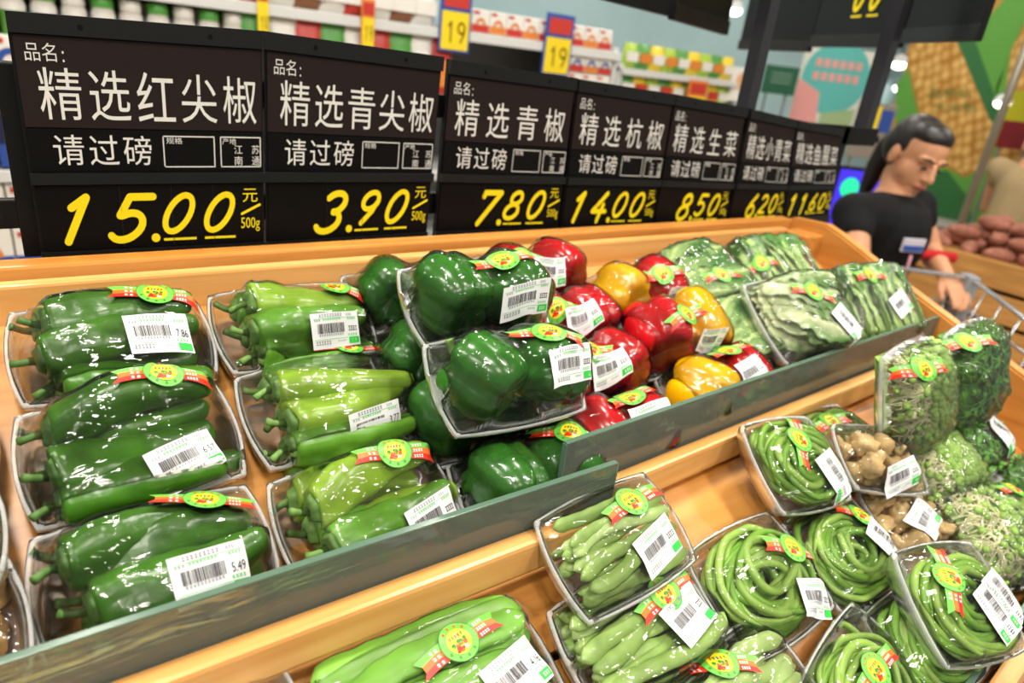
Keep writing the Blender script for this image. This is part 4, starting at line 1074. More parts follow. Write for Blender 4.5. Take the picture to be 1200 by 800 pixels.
pack('long_bean_tray', 'wrapped tray of coiled long beans raised at the right front, beside the lower divider', 'bean tray', G9, 'lower', .746, -.214, .044, -14, .140, .116, fill_coil(94), 39, [(1167, 716, -70), (1178, 700, -70)], [(1112, 676, 62)], pitch=10)
pack('long_bean_tray', 'wrapped tray of coiled long beans at the bottom, underneath the raised one', 'bean tray', G9, 'lower', .716, -.232, .0, 0, .135, .105, fill_coil(95), 40, pitch=3)
pack('long_bean_tray', 'wrapped tray of long beans at the rail, almost hidden behind the beige mushrooms', 'bean tray', G9, 'lower', .835, .002, .0, 0, .130, .085, fill_coil(96), 41, [], [(974, 494, 0)])
G10 = 'trays of beige mushrooms'
pack('mushroom_tray', 'wrapped tray of beige knobbly mushrooms tilted beside the leaning coiled beans', 'mushroom tray', G10, 'lower', .822, -.052, .040, -20, .125, .085, fill_lumps(101, M_MUSH), 42, [(1058, 557, 20)], [], pitch=10)
pack('mushroom_tray', 'wrapped tray of beige knobbly mushrooms underneath the tilted one, label by the sprouts', 'mushroom tray', G10, 'lower', .850, -.122, .0, -6, .130, .095, fill_lumps(102, M_MUSH), 43, [(1083, 608, 22)], [], pitch=3)
G11 = 'packs of sprouts'
pack('sprout_pack', 'wrapped pack of pea sprouts standing upright against the plastic divider', 'sprout pack', G11, 'lower', .893, .000, .100, 4, .140, .140, fill_sprouts(111), 44, [], [(1082, 432, 0)], pitch=48, rim=.014, film=M_FILM_B)
pack('shoot_pack', 'wrapped pack of dark leafy pea shoots standing upright beside the end board', 'sprout pack', G11, 'lower', 1.065, .004, .102, 4, .150, .140, fill_sprouts(112, 'leaf'), 45, [], [(1130, 400, 0)], pitch=48, rim=.014, film=M_FILM_B)
pack('sprout_pack', 'wrapped pack of pea sprouts lying flat in the middle of the sprouts', 'sprout pack', G11, 'lower', .965, -.082, .012, 0, .150, .115, fill_sprouts(113), 46, [], [], pitch=4, rim=.014, film=M_FILM_B)
pack('shoot_pack', 'wrapped pack of leafy pea shoots lying below the upright ones, label at its edge', 'sprout pack', G11, 'lower', 1.090, -.066, .010, 0, .150, .115, fill_sprouts(114, 'leaf'), 47, [(1178, 505, -60)], [(1132, 466, 0)], pitch=4, rim=.014, film=M_FILM_B)
pack('sprout_pack', 'wrapped pack of pea sprouts with pale stems showing, nearest the lower front divider', 'sprout pack', G11, 'lower', .955, -.188, .012, -14, .170, .130, fill_sprouts(115, 'pea', .045, .02), 48, [], [(1188, 572, 0)], pitch=4, rim=.014, film=M_FILM_B)
pack('shoot_pack', 'wrapped pack of pea shoots at the right edge of the picture, below the end board', 'sprout pack', G11, 'lower', 1.150, -.180, .004, 0, .150, .110, fill_sprouts(116, 'leaf'), 49, pitch=4, rim=.014, film=M_FILM_B)
# ------------------------------------------------------------------ shop shelves behind the row of signs
M_SHELF = pm('white_shelf_metal', 'd2d4d2', 0.4, 0.4)
M_SHBACK = pm('grey_shelf_back', '7c7f80', 0.6, 0.3)
def shop_shelf(label, x0, x1, y0, y1, tiers, top):
    t = thing('store_shelf', label, 'shelf', Vector(((x0 + x1) / 2, (y0 + y1) / 2, 0)))
    cx, cy = (x0 + x1) / 2, (y0 + y1) / 2
    for z in tiers:
        b = MB().box(x0 - cx, x1 - cx, y0 - cy, y1 - cy, z - .022, z, .003); obj('shelf_board', b.mesh('shelf_board', M_SHELF), t)
        obj('price_strip', MB().box(x0 - cx, x1 - cx, y0 - cy - .006, y0 - cy, z - .035, z - .001, .002).mesh('price_strip', M_SHELF), t)
    obj('back_panel', MB().box(x0 - cx, x1 - cx, y1 - cy - .02, y1 - cy, 0, top).mesh('back_panel', M_SHBACK), t)
    for x in (x0, x1 - .025): obj('side_panel', MB().box(x - cx, x + .025 - cx, y0 - cy + .02, y1 - cy, 0, top, .003).mesh('side_panel', M_SHELF), t)
shop_shelf('white metal store shelf behind the price signs, loaded with boxes and jars', -.62, 2.35, 2.5, 2.92, (.12, .50, .83, 1.14, 1.40, 1.68), 1.70)
shop_shelf('white metal store shelf further back with green and yellow snack packs', 2.80, 3.85, 2.95, 3.35, (.12, .50, .85, 1.18, 1.46, 1.62), 1.64)
C_ = lambda n, c, r=.35: pm(n, c, r, .5)
BLUE, NAVY, WHITE, ORANGE, REDP, GREENP, YELL, BROWN, LIME = C_('carton_blue', '2c4f9c'), C_('carton_navy', '1c2348'), C_('carton_white', 'e6e4de'), C_('carton_orange', 'd9843c'), C_('pack_red', 'c23a30'), C_('pack_green', '4e9a3c'), C_('placard_yellow', 'f0d428'), C_('pack_brown', '8a5a3c'), C_('pack_lime', 'a8c838')
def carton(x, y, z, w, h, d, body, band, dot, label, group, name='carton', cat='carton'):
    t = thing(name, label, cat, Vector((x, y, z)), group)
    obj('box', MB().box(-w / 2, w / 2, 0, d, 0, h, .004).mesh('box', body), t)
    obj('printed_band', MB().box(-w * .49, w * .49, -.0012, 0, h * .04, h * .36).mesh('printed_band', band), t)
    V = []; n = 12
    for r in (.30, .17):
        for k in range(n + 1): a = pi * k / n; V.append((r * w * math.cos(a), -.002, h * .34 + r * w * 1.1 * math.sin(a)))
    obj('printed_arch', make_mesh('printed_arch', V, [(k, k + 1, n + 2 + k, n + 1 + k) for k in range(n)], dot), t)
    obj('printed_title', MB().box(-w * .42, -w * .10, -.0016, 0, h * .80, h * .92).mesh('printed_title', REDP), t)
for k in range(5):
    for r in range(2):
        carton(-.50 + k * .135, 2.51, .831 + r * .135, .13, .132, .1, WHITE, BLUE, ORANGE, 'white and blue carton with an orange arch, on the shelf left of the signs', 'white and blue cartons')
for k in range(5): carton(-.50 + k * .135, 2.51, 1.141, .13, .20, .1, NAVY, BLUE, BROWN, 'dark navy carton above the white ones, left of the signs', 'navy cartons')
for k in range(6): carton(-.52 + k * .14, 2.51, 1.401, .12, .11, .1, WHITE, ORANGE, BLUE, 'pale carton on the upper shelf at the left edge behind the signs', 'pale cartons')
# jars: body, lid, label
def lathe(prof, n=14):
    V = [(r * math.cos(2 * pi * k / n), r * math.sin(2 * pi * k / n), z) for r, z in prof for k in range(n)]
    return V, grid_faces(len(prof), n, True) + [tuple(range(n - 1, -1, -1)), tuple(len(V) - n + k for k in range(n))]
jar_me = make_mesh('body', *lathe([(.028, 0), (.032, .006), (.032, .19), (.026, .21)]), WHITE, True)
lid_me = {m.name: make_mesh('lid', *lathe([(.029, .208), (.030, .212), (.030, .234), (.026, .238)]), m, True) for m in (GREENP, WHITE, REDP)}
lab_me = {m.name: make_mesh('wrap_label', *lathe([(.0326, .05), (.0328, .055), (.0328, .17), (.0326, .175)]), m, True) for m in (BLUE, GREENP, REDP)}
proto = None
for k in range(13):
    for r in range(2):
        t = thing('jar', 'small white jar in the row on the top shelf above the 15.00 sign', 'jar', Vector((-.16 + k * .074, 2.545 + r * .075, 1.4005)), 'white jars')
        obj('body', jar_me, t); obj('lid', lid_me[[GREENP, WHITE, GREENP, WHITE][(k + r) % 4].name], t); obj('wrap_label', lab_me[[BLUE, GREENP, REDP, GREENP][(k * 3 + r) % 4].name], t)
def pouch_me(m):
    V = []; nu, nv = 9, 7
    for i in range(nu):
        for j in range(nv):
            u = i / (nu - 1) * 2 - 1; v = j / (nv - 1); th = .028 * (1 - u ** 4) * math.sin(pi * min(1, v * 1.05 + .02)) ** .6 if 0 < v < 1 else .001
            V.append((u * .05, -th - .0005, v * .13))
    n = len(V); F = grid_faces(nu, nv); V += [(x, -y, z) for x, y, z in V]; F = [tuple(f) for f in F] + [tuple(n + q for q in reversed(f)) for f in F]
    return make_mesh('pouch_body', V, F, m, True)
pm_me = {m.name: pouch_me(m) for m in (REDP, WHITE, GREENP, BROWN, LIME, YELL, ORANGE)}
band_me = {m.name: make_mesh('printed_band', [(-.045, -.030, .035), (.045, -.030, .035), (.045, -.030, .085), (-.045, -.030, .085), (-.045, -.0285, .035), (.045, -.0285, .035), (.045, -.0285, .085), (-.045, -.0285, .085)], [(0, 1, 2, 3), (4, 7, 6, 5), (0, 4, 5, 1), (3, 2, 6, 7), (0, 3, 7, 4), (1, 5, 6, 2)], m) for m in (WHITE, REDP, ORANGE, GREENP)}
def pouch(x, y, z, body, band, label, group, tall=1.0):
    t = thing('pouch', label, 'pouch', Vector((x, y, z)), group); t.scale = (1, 1, tall); obj('pouch_body', pm_me[body.name], t); obj('printed_band', band_me[band.name], t)
rnd = random.Random(5)
for k in range(8):
    for r in range(2): pouch(.72 + k * .088, 2.53 + r * .07, 1.681, [REDP, WHITE, BROWN, WHITE][(k + r) % 4], [WHITE, REDP, WHITE, GREENP][(k * 2 + r) % 4], 'red and white food pouch on the top shelf, left of the yellow placards', 'pouches on the top shelf')
for k in range(9): pouch(.72 + k * .088, 2.53, 1.401, [GREENP, WHITE, REDP][k % 3], [WHITE, GREENP, ORANGE][k % 3], 'food pouch on the shelf just above the 3.90 sign', 'pouches under the top shelf', 1.95)
for k in range(10): carton(1.50 + k * .083, 2.51, 1.681, .08, .085, .10, WHITE, [ORANGE, REDP][k % 2], ORANGE, 'small white and orange carton in the top row beside the yellow placards', 'white and orange cartons')
for k in range(4):
    for r in range(3): carton(2.02 + k * .083, 2.51, 1.401 + r * .088, .08, .085, .10, WHITE, [ORANGE, REDP][(k + r) % 2], BLUE, 'white carton stacked below the top row, right of the second yellow placard', 'stacked white cartons')
def placard(label, x, z, w, h, frame, face, y=2.485, top=REDP):
    t = thing('price_placard', label, 'placard', Vector((x, y, z)))
    obj('frame', MB().box(-w / 2, w / 2, 0, .008, 0, h, .002).mesh('frame', frame), t)
    b = MB(); b.cur = 0; b.box(-w * .44, w * .44, -.0015, 0, h * .04, h * .62); b.cur = 1; b.box(-w * .40, w * .40, -.0015, 0, h * .68, h * .93)
    for k, c in enumerate('10'): pass
    obj('printed_face', b.mesh('printed_face', [face, top]), t)
    V = []; F = []
    for k in range(2):
        for st in DIG['9' if k else '1']:
            pv, pf = ribbon([(px * w * .5, py * h * .34) for px, py in st], w * .05); n = len(V); V += [(a - w * .30 + k * w * .34, -.0022, b_ + h * .14) for a, b_ in pv]; F += [tuple(i + n for i in f) for f in pf]
    obj('price_print', make_mesh('price_print', V, F, C_('placard_ink', '5a4a18')), t)
placard('tall yellow price placard with a blue frame, left one above the 7.80 sign', 1.455, 1.60, .135, .23, BLUE, YELL)
placard('yellow price placard with a blue frame, in front of the stacked white cartons', 1.965, 1.555, .15, .24, BLUE, YELL)
placard('narrow yellow placard on the top shelf behind the 3.90 sign', .735, 1.55, .035, .2, YELL, YELL)
placard('small orange and yellow placard above the gap between pouches and jars', 1.10, 1.58, .05, .16, ORANGE, YELL)
for k in range(9):
    for z, a, b_ in ((1.621, [LIME, GREENP, YELL], [WHITE, ORANGE]), (1.461, [GREENP, YELL, LIME], [WHITE, REDP]), (1.181, [WHITE, LIME, ORANGE], [GREENP, REDP])):
        pouch(2.88 + k * .105, 3.0, z, a[k % 3], b_[k % 2], 'green and yellow snack pouch on the far shelf above the 8.50 sign', 'snack pouches on the far shelf')
placard('orange red and yellow placard hanging on the far snack shelf', 3.42, 1.36, .17, .24, ORANGE, YELL, 2.93)
# ------------------------------------------------------------------ posters, screen, mural at the right
def board_at(name, label, cat, px0, py0, px1, py1, t, m, th=.02, bottom=None):
    """an upright board facing the aisle with its upper-left and lower-right corners in the lines of sight given"""
    A = P(px0, py0, t); B = P(px1, py1, t); c = (A + B) / 2
    ax = Vector((CR[0, 0], CR[1, 0], 0)).normalized(); ay = Vector((-ax.y, ax.x, 0))
    w = abs((B - A).dot(ax)); h = abs(A.z - B.z)
    M = Matrix(((ax.x, ay.x, 0, c.x), (ax.y, ay.y, 0, c.y), (0, 0, 1, c.z), (0, 0, 0, 1)))
    r = thing(name, label, cat, M); obj('board', MB().box(-w / 2, w / 2, 0, th, -h / 2, h / 2, .003).mesh('board', m), r)
    for x in (-w * .3, w * .3): obj('leg', MB().tube([(x, th + .008, h * .3), (x, th + .008, -c.z)], .009, 8).mesh('leg', M_SHBACK), r)
    return r, w, h
def flat_part(name, root, polys, y, m):
    V = []; F = []
    for pts in polys: n = len(V); V += [(a, y, b_) for a, b_ in pts]; F.append(tuple(range(n, n + len(pts))))
    return obj(name, make_mesh(name, V, F, m), root)
def circ(cx, cy, rx, ry, n=28): return [(cx + rx * math.cos(2 * pi * k / n), cy + ry * math.sin(2 * pi * k / n)) for k in range(n)]
TEAL = C_('poster_teal', '5fb8b4'); PINK = C_('poster_pink', 'e2a09c'); PALE = C_('poster_pale', 'd9dcd4'); DKGREEN = C_('sign_dark_green', '1f5a40')
r, w, h = board_at('poster', 'white poster with a teal disc and pink lettering, right of the dark green sign', 'poster', 938, 52, 1022, 160, 4.6, PALE)
flat_part('teal_disc', r, [circ(-.03, h * .14, w * .42, w * .42)], -.002, TEAL)
for z in (h * .26, h * .10): flat_part('pink_lettering', r, [[(-w * .34 + k * w * .10, z), (-w * .27 + k * w * .10, z), (-w * .27 + k * w * .10, z + .05), (-w * .34 + k * w * .10, z + .05)] for k in range(6)], -.004, PINK)
flat_part('pink_panel', r, [[(-w * .5, -h * .45), (-w * .15, -h * .45), (-w * .2, -h * .05), (-w * .5, h * .1)]], -.003, PINK)
flat_part('green_panel', r, [[(-w * .12, -h * .48), (w * .3, -h * .48), (w * .3, -h * .2), (-w * .12, -h * .3)]], -.003, C_('poster_soft_green', '9fb88a'))
r, w, h = board_at('notice_board', 'small dark green notice board left of the teal disc poster', 'sign', 897, 75, 933, 113, 4.4, DKGREEN)
flat_part('white_lines', r, [[(-w * .3, z), (w * .3, z), (w * .3, z + .008), (-w * .3, z + .008)] for z in (h * .2, h * .05, -h * .1)], -.002, C_('sign_soft_white', '7f9c8a'))
r, w, h = board_at('poster', 'white poster with a peach picture, behind the nearer sign post', 'poster', 858, 78, 888, 122, 4.3, WHITE)
flat_part('peach_picture', r, [circ(0, .02, w * .35, h * .3)], -.002, C_('peach', 'e0a878'))
r, w, h = board_at('display_screen', 'small screen glowing blue and violet, between the price signs and the woman', 'screen', 975, 190, 1024, 300, 2.75, M_DARK)
flat_part('lit_screen', r, [[(-w * .46, -h * .46), (w * .46, -h * .46), (w * .46, h * .46), (-w * .46, h * .46)]], -.002, pm('screen_violet', '3a2ac8', .3, emit=.9))
flat_part('green_glow_picture', r, [circ(-w * .2, h * .25, w * .18, h * .12), circ(-w * .3, -.02, w * .1, h * .1)], -.004, pm('screen_green', '22c890', .3, emit=1.0))
r, w, h = board_at('placard', 'yellow and blue placard stack beside the right sign post', 'placard', 1003, 118, 1040, 190, 4.0, C_('placard_grey', '8c8478'))
flat_part('yellow_panel', r, [[(-w * .4, h * .05), (w * .1, h * .05), (w * .1, h * .45), (-w * .4, h * .45)]], -.002, YELL)
flat_part('blue_panel', r, [[(w * .12, h * .0), (w * .45, h * .0), (w * .45, h * .4), (w * .12, h * .4)], [(-w * .4, -h * .12), (w * .1, -h * .12), (w * .1, 0), (-w * .4, 0)]], -.002, BLUE)
# corn mural on a partition
MX = 5.2
def mural_poly(pxs, d): return [tuple(at_x(x, y, MX - d)) for x, y in pxs]
part_me = MB().box(MX, MX + .1, .7, 2.66, 0, 2.9).mesh('partition', C_('partition_tan', 'b58a3c')); 
mr = thing('corn_mural', 'large corn cob mural on a partition behind the woman', 'mural', Vector((MX, 1.5, 0)))
o = obj('partition', part_me, mr); o.matrix_basis = Matrix.Translation((-MX, -1.5, 0))
m, nt, b = new_mat('corn_kernels'); tc = nt.nodes.new('ShaderNodeTexCoord'); mp = nt.nodes.new('ShaderNodeMapping'); mp.inputs['Rotation'].default_value = (0.35, 0, 0); mp.inputs['Scale'].default_value = (1, 19, 15)
vo = nt.nodes.new('ShaderNodeTexVoronoi'); vo.inputs['Scale'].default_value = 1.0; vo.inputs['Randomness'].default_value = .45
rp = nt.nodes.new('ShaderNodeValToRGB'); rp.color_ramp.elements[0].color = lin('e2b86a'); rp.color_ramp.elements[1].color = lin('a8701c'); rp.color_ramp.elements[0].position = .15; rp.color_ramp.elements[1].position = .7
nt.links.new(tc.outputs['Object'], mp.inputs[0]); nt.links.new(mp.outputs[0], vo.inputs['Vector']); nt.links.new(vo.outputs['Distance'], rp.inputs[0]); nt.links.new(rp.outputs[0], b.inputs['Base Color'])
def mural_part(name, polys, d, m):
    V = []; F = []
    for p in polys:
        n = len(V); V += [(x - MX, y - 1.5, z) for x, y, z in mural_poly(p, d)]; F.append(tuple(range(n, n + len(p))))
    return obj(name, make_mesh(name, V, F, m), mr)
mural_part('corn_cob', [[(1062, 60), (1085, 15), (1120, 0), (1150, 40), (1165, 100), (1168, 160), (1155, 195), (1130, 205), (1105, 190), (1080, 140)]], .004, MATS['corn_kernels'])
mural_part('corn_cob', [[(1180, 60), (1215, 20), (1240, 120), (1200, 260), (1150, 262), (1160, 190)]], .004, MATS['corn_kernels'])
LG, DG = C_('mural_leaf', '5c9a3c'), C_('mural_dark_leaf', '2e6a38')
mural_part('leaf', [[(1130, 55), (1180, -5), (1215, -5), (1180, 70), (1165, 120), (1150, 80)], [(1168, 100), (1185, 60), (1165, 190), (1160, 170)]], .006, LG)
mural_part('leaf', [[(1120, 45), (1140, 40), (1165, 110), (1172, 150), (1160, 140)]], .008, DG)
mural_part('leaf', [[(1050, 100), (1064, 80), (1080, 150), (1105, 195), (1130, 208), (1158, 196), (1150, 262), (1040, 262), (1050, 180)]], .005, LG)
mural_part('leaf', [[(1085, 205), (1110, 200), (1135, 232), (1140, 262), (1080, 262)], [(1056, 200), (1075, 195), (1085, 262), (1060, 262)]], .007, DG)
polys = []
def mural_text(name, rows, m):
    V = []; F = []
    for s_, x0, x1, y0, y1 in rows:
        pv, pf = fit_text(s_, 0, 1, 0, 1); n = len(V)
        for a, b_ in pv: q = at_x(x0 + a * (x1 - x0), y1 + b_ * (y0 - y1) + a * (x1 - x0) * .0, MX - .009); V.append((q.x - MX, q.y - 1.5, q.z))
        F += [tuple(i + n for i in f) for f in pf]
    obj(name, make_mesh(name, V, F, m), mr)
mural_text('green_lettering', [('品种机', 1089, 1139, 103, 115), ('大米新', 1094, 1144, 120, 132)], C_('mural_ink', '6f7a34'))
# grey counter below, the metal post in front of it
t = thing('counter', 'grey counter below the corn mural', 'counter', Vector((5.05, 1.5, 0)))
obj('body', MB().box(-.08, .14, -.8, 1.1, 0, .89, .01).mesh('body', C_('counter_grey', '8f8c88')), t); obj('top_edge', MB().box(-.10, .14, -.8, 1.12, .89, .92, .004).mesh('top_edge', C_('counter_edge', 'b0aca4')), t)
A = P(1134, 240, 3.95); t = thing('metal_post', 'thin grey metal post in front of the corn mural', 'post', Vector((A.x, A.y, 0)))
obj('tube', MB().tube([(0, 0, 0), (0, 0, 3.3)], .022, 12).mesh('tube', pm('brushed_steel', '9c9484', .3, .5, .7), True), t); obj('base_flange', MB().tube([(0, 0, 0), (0, 0, .02)], .06, 16).mesh('base_flange', M_SHBACK), t)
r, w, h = board_at('hanging_sign', 'yellow green and red sign at the right edge behind the metal post', 'sign', 1180, 105, 1225, 180, 4.15, C_('sign_lime', 'b4b422'))
flat_part('red_panel', r, [[(-w * .5, -h * .5), (w * .5, -h * .5), (w * .5, 0), (-w * .5, -h * .02)]], -.002, C_('sign_maroon', '7a2028'))
# far hanging lamps between the posts
for k, (px, py, tt) in enumerate([(860, 13, 4.2), (1032, 72, 7.0), (1053, 76, 6.6), (1056, 104, 8.6), (1174, 122, 4.0)]):
    c = P(px, py, tt); t = thing('pendant_lamp', ['white pendant lamp shining between the dark boards at the top', 'pendant lamp shining beside the right sign post, left of a pair', 'pendant lamp shining beside the right sign post, right of a pair', 'lower pendant lamp shining below the pair near the corn mural', 'pendant lamp in front of the corn mural near the metal post'][k], 'lamp', c)
    sz = tt / 800 * 8
    obj('glowing_bulb', make_mesh('glowing_bulb', *sphere((0, 0, 0), sz, 8, 12, (1.35, 1.0, .62)), pm('bulb_glow', 'fff8ec', .5, emit=6.0), True), t)
    obj('lamp_hood', make_mesh('lamp_hood', *lathe([(sz * 1.3, sz * .25), (sz * .9, sz * 1.1), (sz * .25, sz * 1.5)]), M_LAMPB, True), t)
    obj('hanging_cord', MB().tube([(0, 0, sz * 1.4), (0, 0, 3.3 - c.z)], .006, 6).mesh('hanging_cord', M_DARK), t)
# ------------------------------------------------------------------ the bin of tubers
BX, BY0, BY1 = 3.36, .25, 1.46
bn = thing('slatted_bin', 'pine slatted bin heaped with reddish tubers at the right', 'bin', Vector((BX + .35, .85, 0)))
for k in range(7): obj('slat', MB().box(-.35, -.33, -.6, .61, .12 + k * .135, .235 + k * .135, .004).mesh('slat', wood_mat('bin_wood', 'a8753a', 'c8924e', 'Y', .5, False)), bn)
for y in (-.6, .585): obj('corner_post', MB().box(-.36, -.325, y - .01, y + .025, 0, 1.13, .004).mesh('corner_post', MATS['bin_wood']), bn)
obj('tray_board', MB().box(-.33, .45, -.6, .61, 1.00, 1.02).mesh('tray_board', MATS['bin_wood']), bn); obj('rear_panel', MB().box(.43, .45, -.6, .61, 0, 1.05).mesh('rear_panel', MATS['bin_wood']), bn)
for y in (-.6, .59): obj('side_panel', MB().box(-.33, .45, y, y + .02, 0, 1.05).mesh('side_panel', MATS['bin_wood']), bn)
def tuber_mesh(v):
    pts = []; n = 12; rr = []; rn = random.Random(v); b1 = rn.uniform(-.012, .012)
    for i in range(n): t = i / (n - 1); pts.append(((t - .5) * .15, b1 * math.sin(pi * t), 0)); rr.append(max(.003, .034 * math.sin(pi * (t * .92 + .04)) ** .55 * (1 + .16 * noise.noise(Vector((t * 4, v * 7.0, 0))))))
    V, F = tube(pts, rr, 12); return make_mesh('tuber', V, F, pm('reddish_tuber', '9a6250', .6, .3, noise_amt=.3, nscale=30), True)
tmes = [tuber_mesh(v) for v in range(5)]; rnd = random.Random(8)
for l in range(3):
    for i in range(9 - l):
        for j in range(4 - l):
            o = obj('tuber', tmes[rnd.randrange(5)], None, RT(BX + .09 + j * .14 + l * .07 + rnd.uniform(-.02, .02), BY0 + .08 + i * .13 + l * .06 + rnd.uniform(-.02, .02), 1.054 + l * .052, rnd.uniform(0, 6), rnd.uniform(-.12, .12)))
            tag(o, 'reddish brown tuber in the heap on the slatted bin', 'tuber', 'tubers heaped on the bin')
# ------------------------------------------------------------------ shopping cart
M_CHROME = pm('cart_steel', 'b8bcc0', .25, .5, .8); M_CRED = pm('cart_red_plastic', 'c4242a', .35, .5); M_CGREY = pm('cart_grey_plastic', '8f949a', .4, .4)
A = P(1138, 326, 2.05); B = P(1200, 361, 1.79); ax = B - A; ax.z = 0; ax.normalize(); ay = Vector((-ax.y, ax.x, 0))
ct = thing('shopping_cart', 'wire shopping cart with a red handle pushed by the woman', 'cart', Matrix(((ax.x, ay.x, 0, A.x - ay.x * .46), (ax.y, ay.y, 0, A.y - ay.y * .46), (0, 0, 1, 0), (0, 0, 0, 1))))
zt = A.z; L, Wc = .85, .46
b = MB()
rim_ = [(0, 0, zt), (L, .05, zt - .03), (L, Wc - .05, zt - .03), (0, Wc, zt), (0, 0, zt)]; b.tube(rim_, .007, 8)
for k in range(1, 5):
    f = k / 5; b.tube([(0, 0, zt - .4 * f), (L - .05 * f, .05 + .03 * f, zt - .03 - .3 * f), (L - .05 * f, Wc - .05 - .03 * f, zt - .03 - .3 * f), (0, Wc, zt - .4 * f), (0, 0, zt - .4 * f)], .004, 6)
for k in range(9):
    x = L * k / 8; b.tube([(x, .05 * k / 8, zt - .03 * k / 8), (x * .95, .06 + .02 * k / 8, zt - .4 + .07 * k / 8)], .003, 6); b.tube([(x, Wc - .05 * k / 8, zt - .03 * k / 8), (x * .95, Wc - .06 - .02 * k / 8, zt - .4 + .07 * k / 8)], .003, 6)
for k in range(8): y = .06 + (Wc - .12) * k / 7; b.tube([(0, y, zt - .4), (L * .95, y, zt - .33), (L, y, zt - .03)], .003, 6)
obj('wire_basket', b.mesh('wire_basket', M_CHROME, True), ct)
b = MB()
for y in (.03, Wc - .03): b.tube([(-.16, y, zt + .02), (-.04, y, zt - .02), (0, y, zt - .42), (.05, y, .18), (.75, y, .16)], .011, 8); b.tube([(.05, y, .18), (.02, y, .10)], .011, 8); b.tube([(.75, y, .16), (.76, y, .10)], .011, 8)
obj('frame', b.mesh('frame', M_CHROME, True), ct)
obj('handle', MB().tube([(-.165, -.02, zt + .022), (-.165, Wc + .02, zt + .022)], .017, 12).mesh('handle', M_CRED, True), ct)
obj('bumper_bar', MB().tube([(.0, Wc + .012, zt - .135), (L * .98, Wc - .04, zt - .135)], .009, 8).mesh('bumper_bar', M_CRED, True), ct)
for y in (-.015, Wc - .02): obj('handle_bracket', MB().box(-.03, .03, y, y + .035, zt - .13, zt + .01, .006).mesh('handle_bracket', M_CGREY), ct)
for x in (.02, .76):
    for y in (.03, Wc - .03):
        V, F = lathe([(.02, -.012), (.05, -.012), (.05, .012), (.02, .012)], 16); o = obj('wheel', make_mesh('wheel', V, F, M_DARK), ct, Matrix.Translation((x, y, .05)) @ Matrix.Rotation(pi / 2, 4, 'X'))
# ------------------------------------------------------------------ people
M_SKIN = pm('skin', 'cc9470', .5, .35, noise_amt=.05, nscale=20); M_HAIR = pm('black_hair', '17120f', .38, .5, bump=.4, bscale=1.0, stretch=(60, 60, 400)); M_SHIRT = pm('black_shirt', '131315', .8, .2, noise_amt=.1, nscale=30, bump=.3, bscale=40)
M_TROU = pm('dark_trousers', '23252c', .8, .2); M_LIP = pm('lips', 'a8584e', .4); M_BROW = pm('brow_hair', '2a1f1a', .7); M_KHAKI = pm('khaki_top', 'a8926c', .8, .2); M_SHOE = pm('black_shoe', '101010', .5)
def solid(name, chains, ells, voxel, m, parent, smooth=6, carve=None):
    """one continuous surface grown round tapered limbs (chains of point, radius) and ellipsoids (centre, radii, rotation)"""
    b = MB()
    for ch in chains:
        for (p, r_) in ch: b.add(*sphere(p, r_, 10, 14))
        for (p, r0), (q, r1) in zip(ch, ch[1:]):
            b.tube([p, q], [r0, r1], 14)
    for c, rr, R_ in ells:
        V, F = sphere((0, 0, 0), 1, 14, 20); b.add([tuple(Vector(c) + (R_ @ Vector((v[0] * rr[0], v[1] * rr[1], v[2] * rr[2])))) for v in V], F)
    me = b.mesh('tmp', m); o = bpy.data.objects.new('tmp', me); COL.objects.link(o)
    md = o.modifiers.new('r', 'REMESH'); md.mode = 'VOXEL'; md.voxel_size = voxel; md.use_smooth_shade = True
    ms = o.modifiers.new('s', 'SMOOTH'); ms.iterations = smooth; ms.factor = .5
    bpy.context.view_layer.update()
    me2 = bpy.data.meshes.new_from_object(o.evaluated_get(bpy.context.evaluated_depsgraph_get())); bpy.data.objects.remove(o); bpy.data.meshes.remove(me)
    me2.name = name
    if not me2.materials: me2.materials.append(m)
    me2.polygons.foreach_set('use_smooth', [True] * len(me2.polygons))
    return obj(name, me2, parent)
I3 = Matrix.Identity(3)
def hand(wr, d, pn, s=1.0, curl=.5, thumb=1):
    """wrist point, direction of the palm, palm normal: palm, four unequal bent fingers and a side thumb"""
    d = Vector(d).normalized(); n = Vector(pn); n = (n - d * n.dot(d)).normalized(); sd = d.cross(n) * thumb
    ch = []; wr = Vector(wr)
    for k in range(4):
        o = (k - 1.5) * .019 * s; ch.append([(wr + sd * o * .6 + d * .012 * s, .014 * s), (wr + sd * o + d * .082 * s, .0125 * s)])
        L = (.070, .078, .072, .056)[k] * s; p = wr + sd * o * 1.05 + d * .085 * s; c = [(p, .0105 * s)]; a = curl * .4
        for q in range(3):
            a += curl * .5; p = p + (d * math.cos(a) + n * math.sin(a)) * L * (.42, .33, .25)[q]; c.append((p, (.0098, .009, .0078)[q] * s))
        ch.append(c)
    p = wr - sd * .026 * s + d * .025 * s
    ch.append([(wr + d * .02 * s - sd * .012 * s, .015 * s), (p + d * .02 * s - sd * .014 * s + n * .006, .0125 * s), (p + d * .05 * s - sd * .022 * s + n * .016, .0105 * s), (p + d * .072 * s - sd * .020 * s + n * .026, .0088 * s)])
    return ch
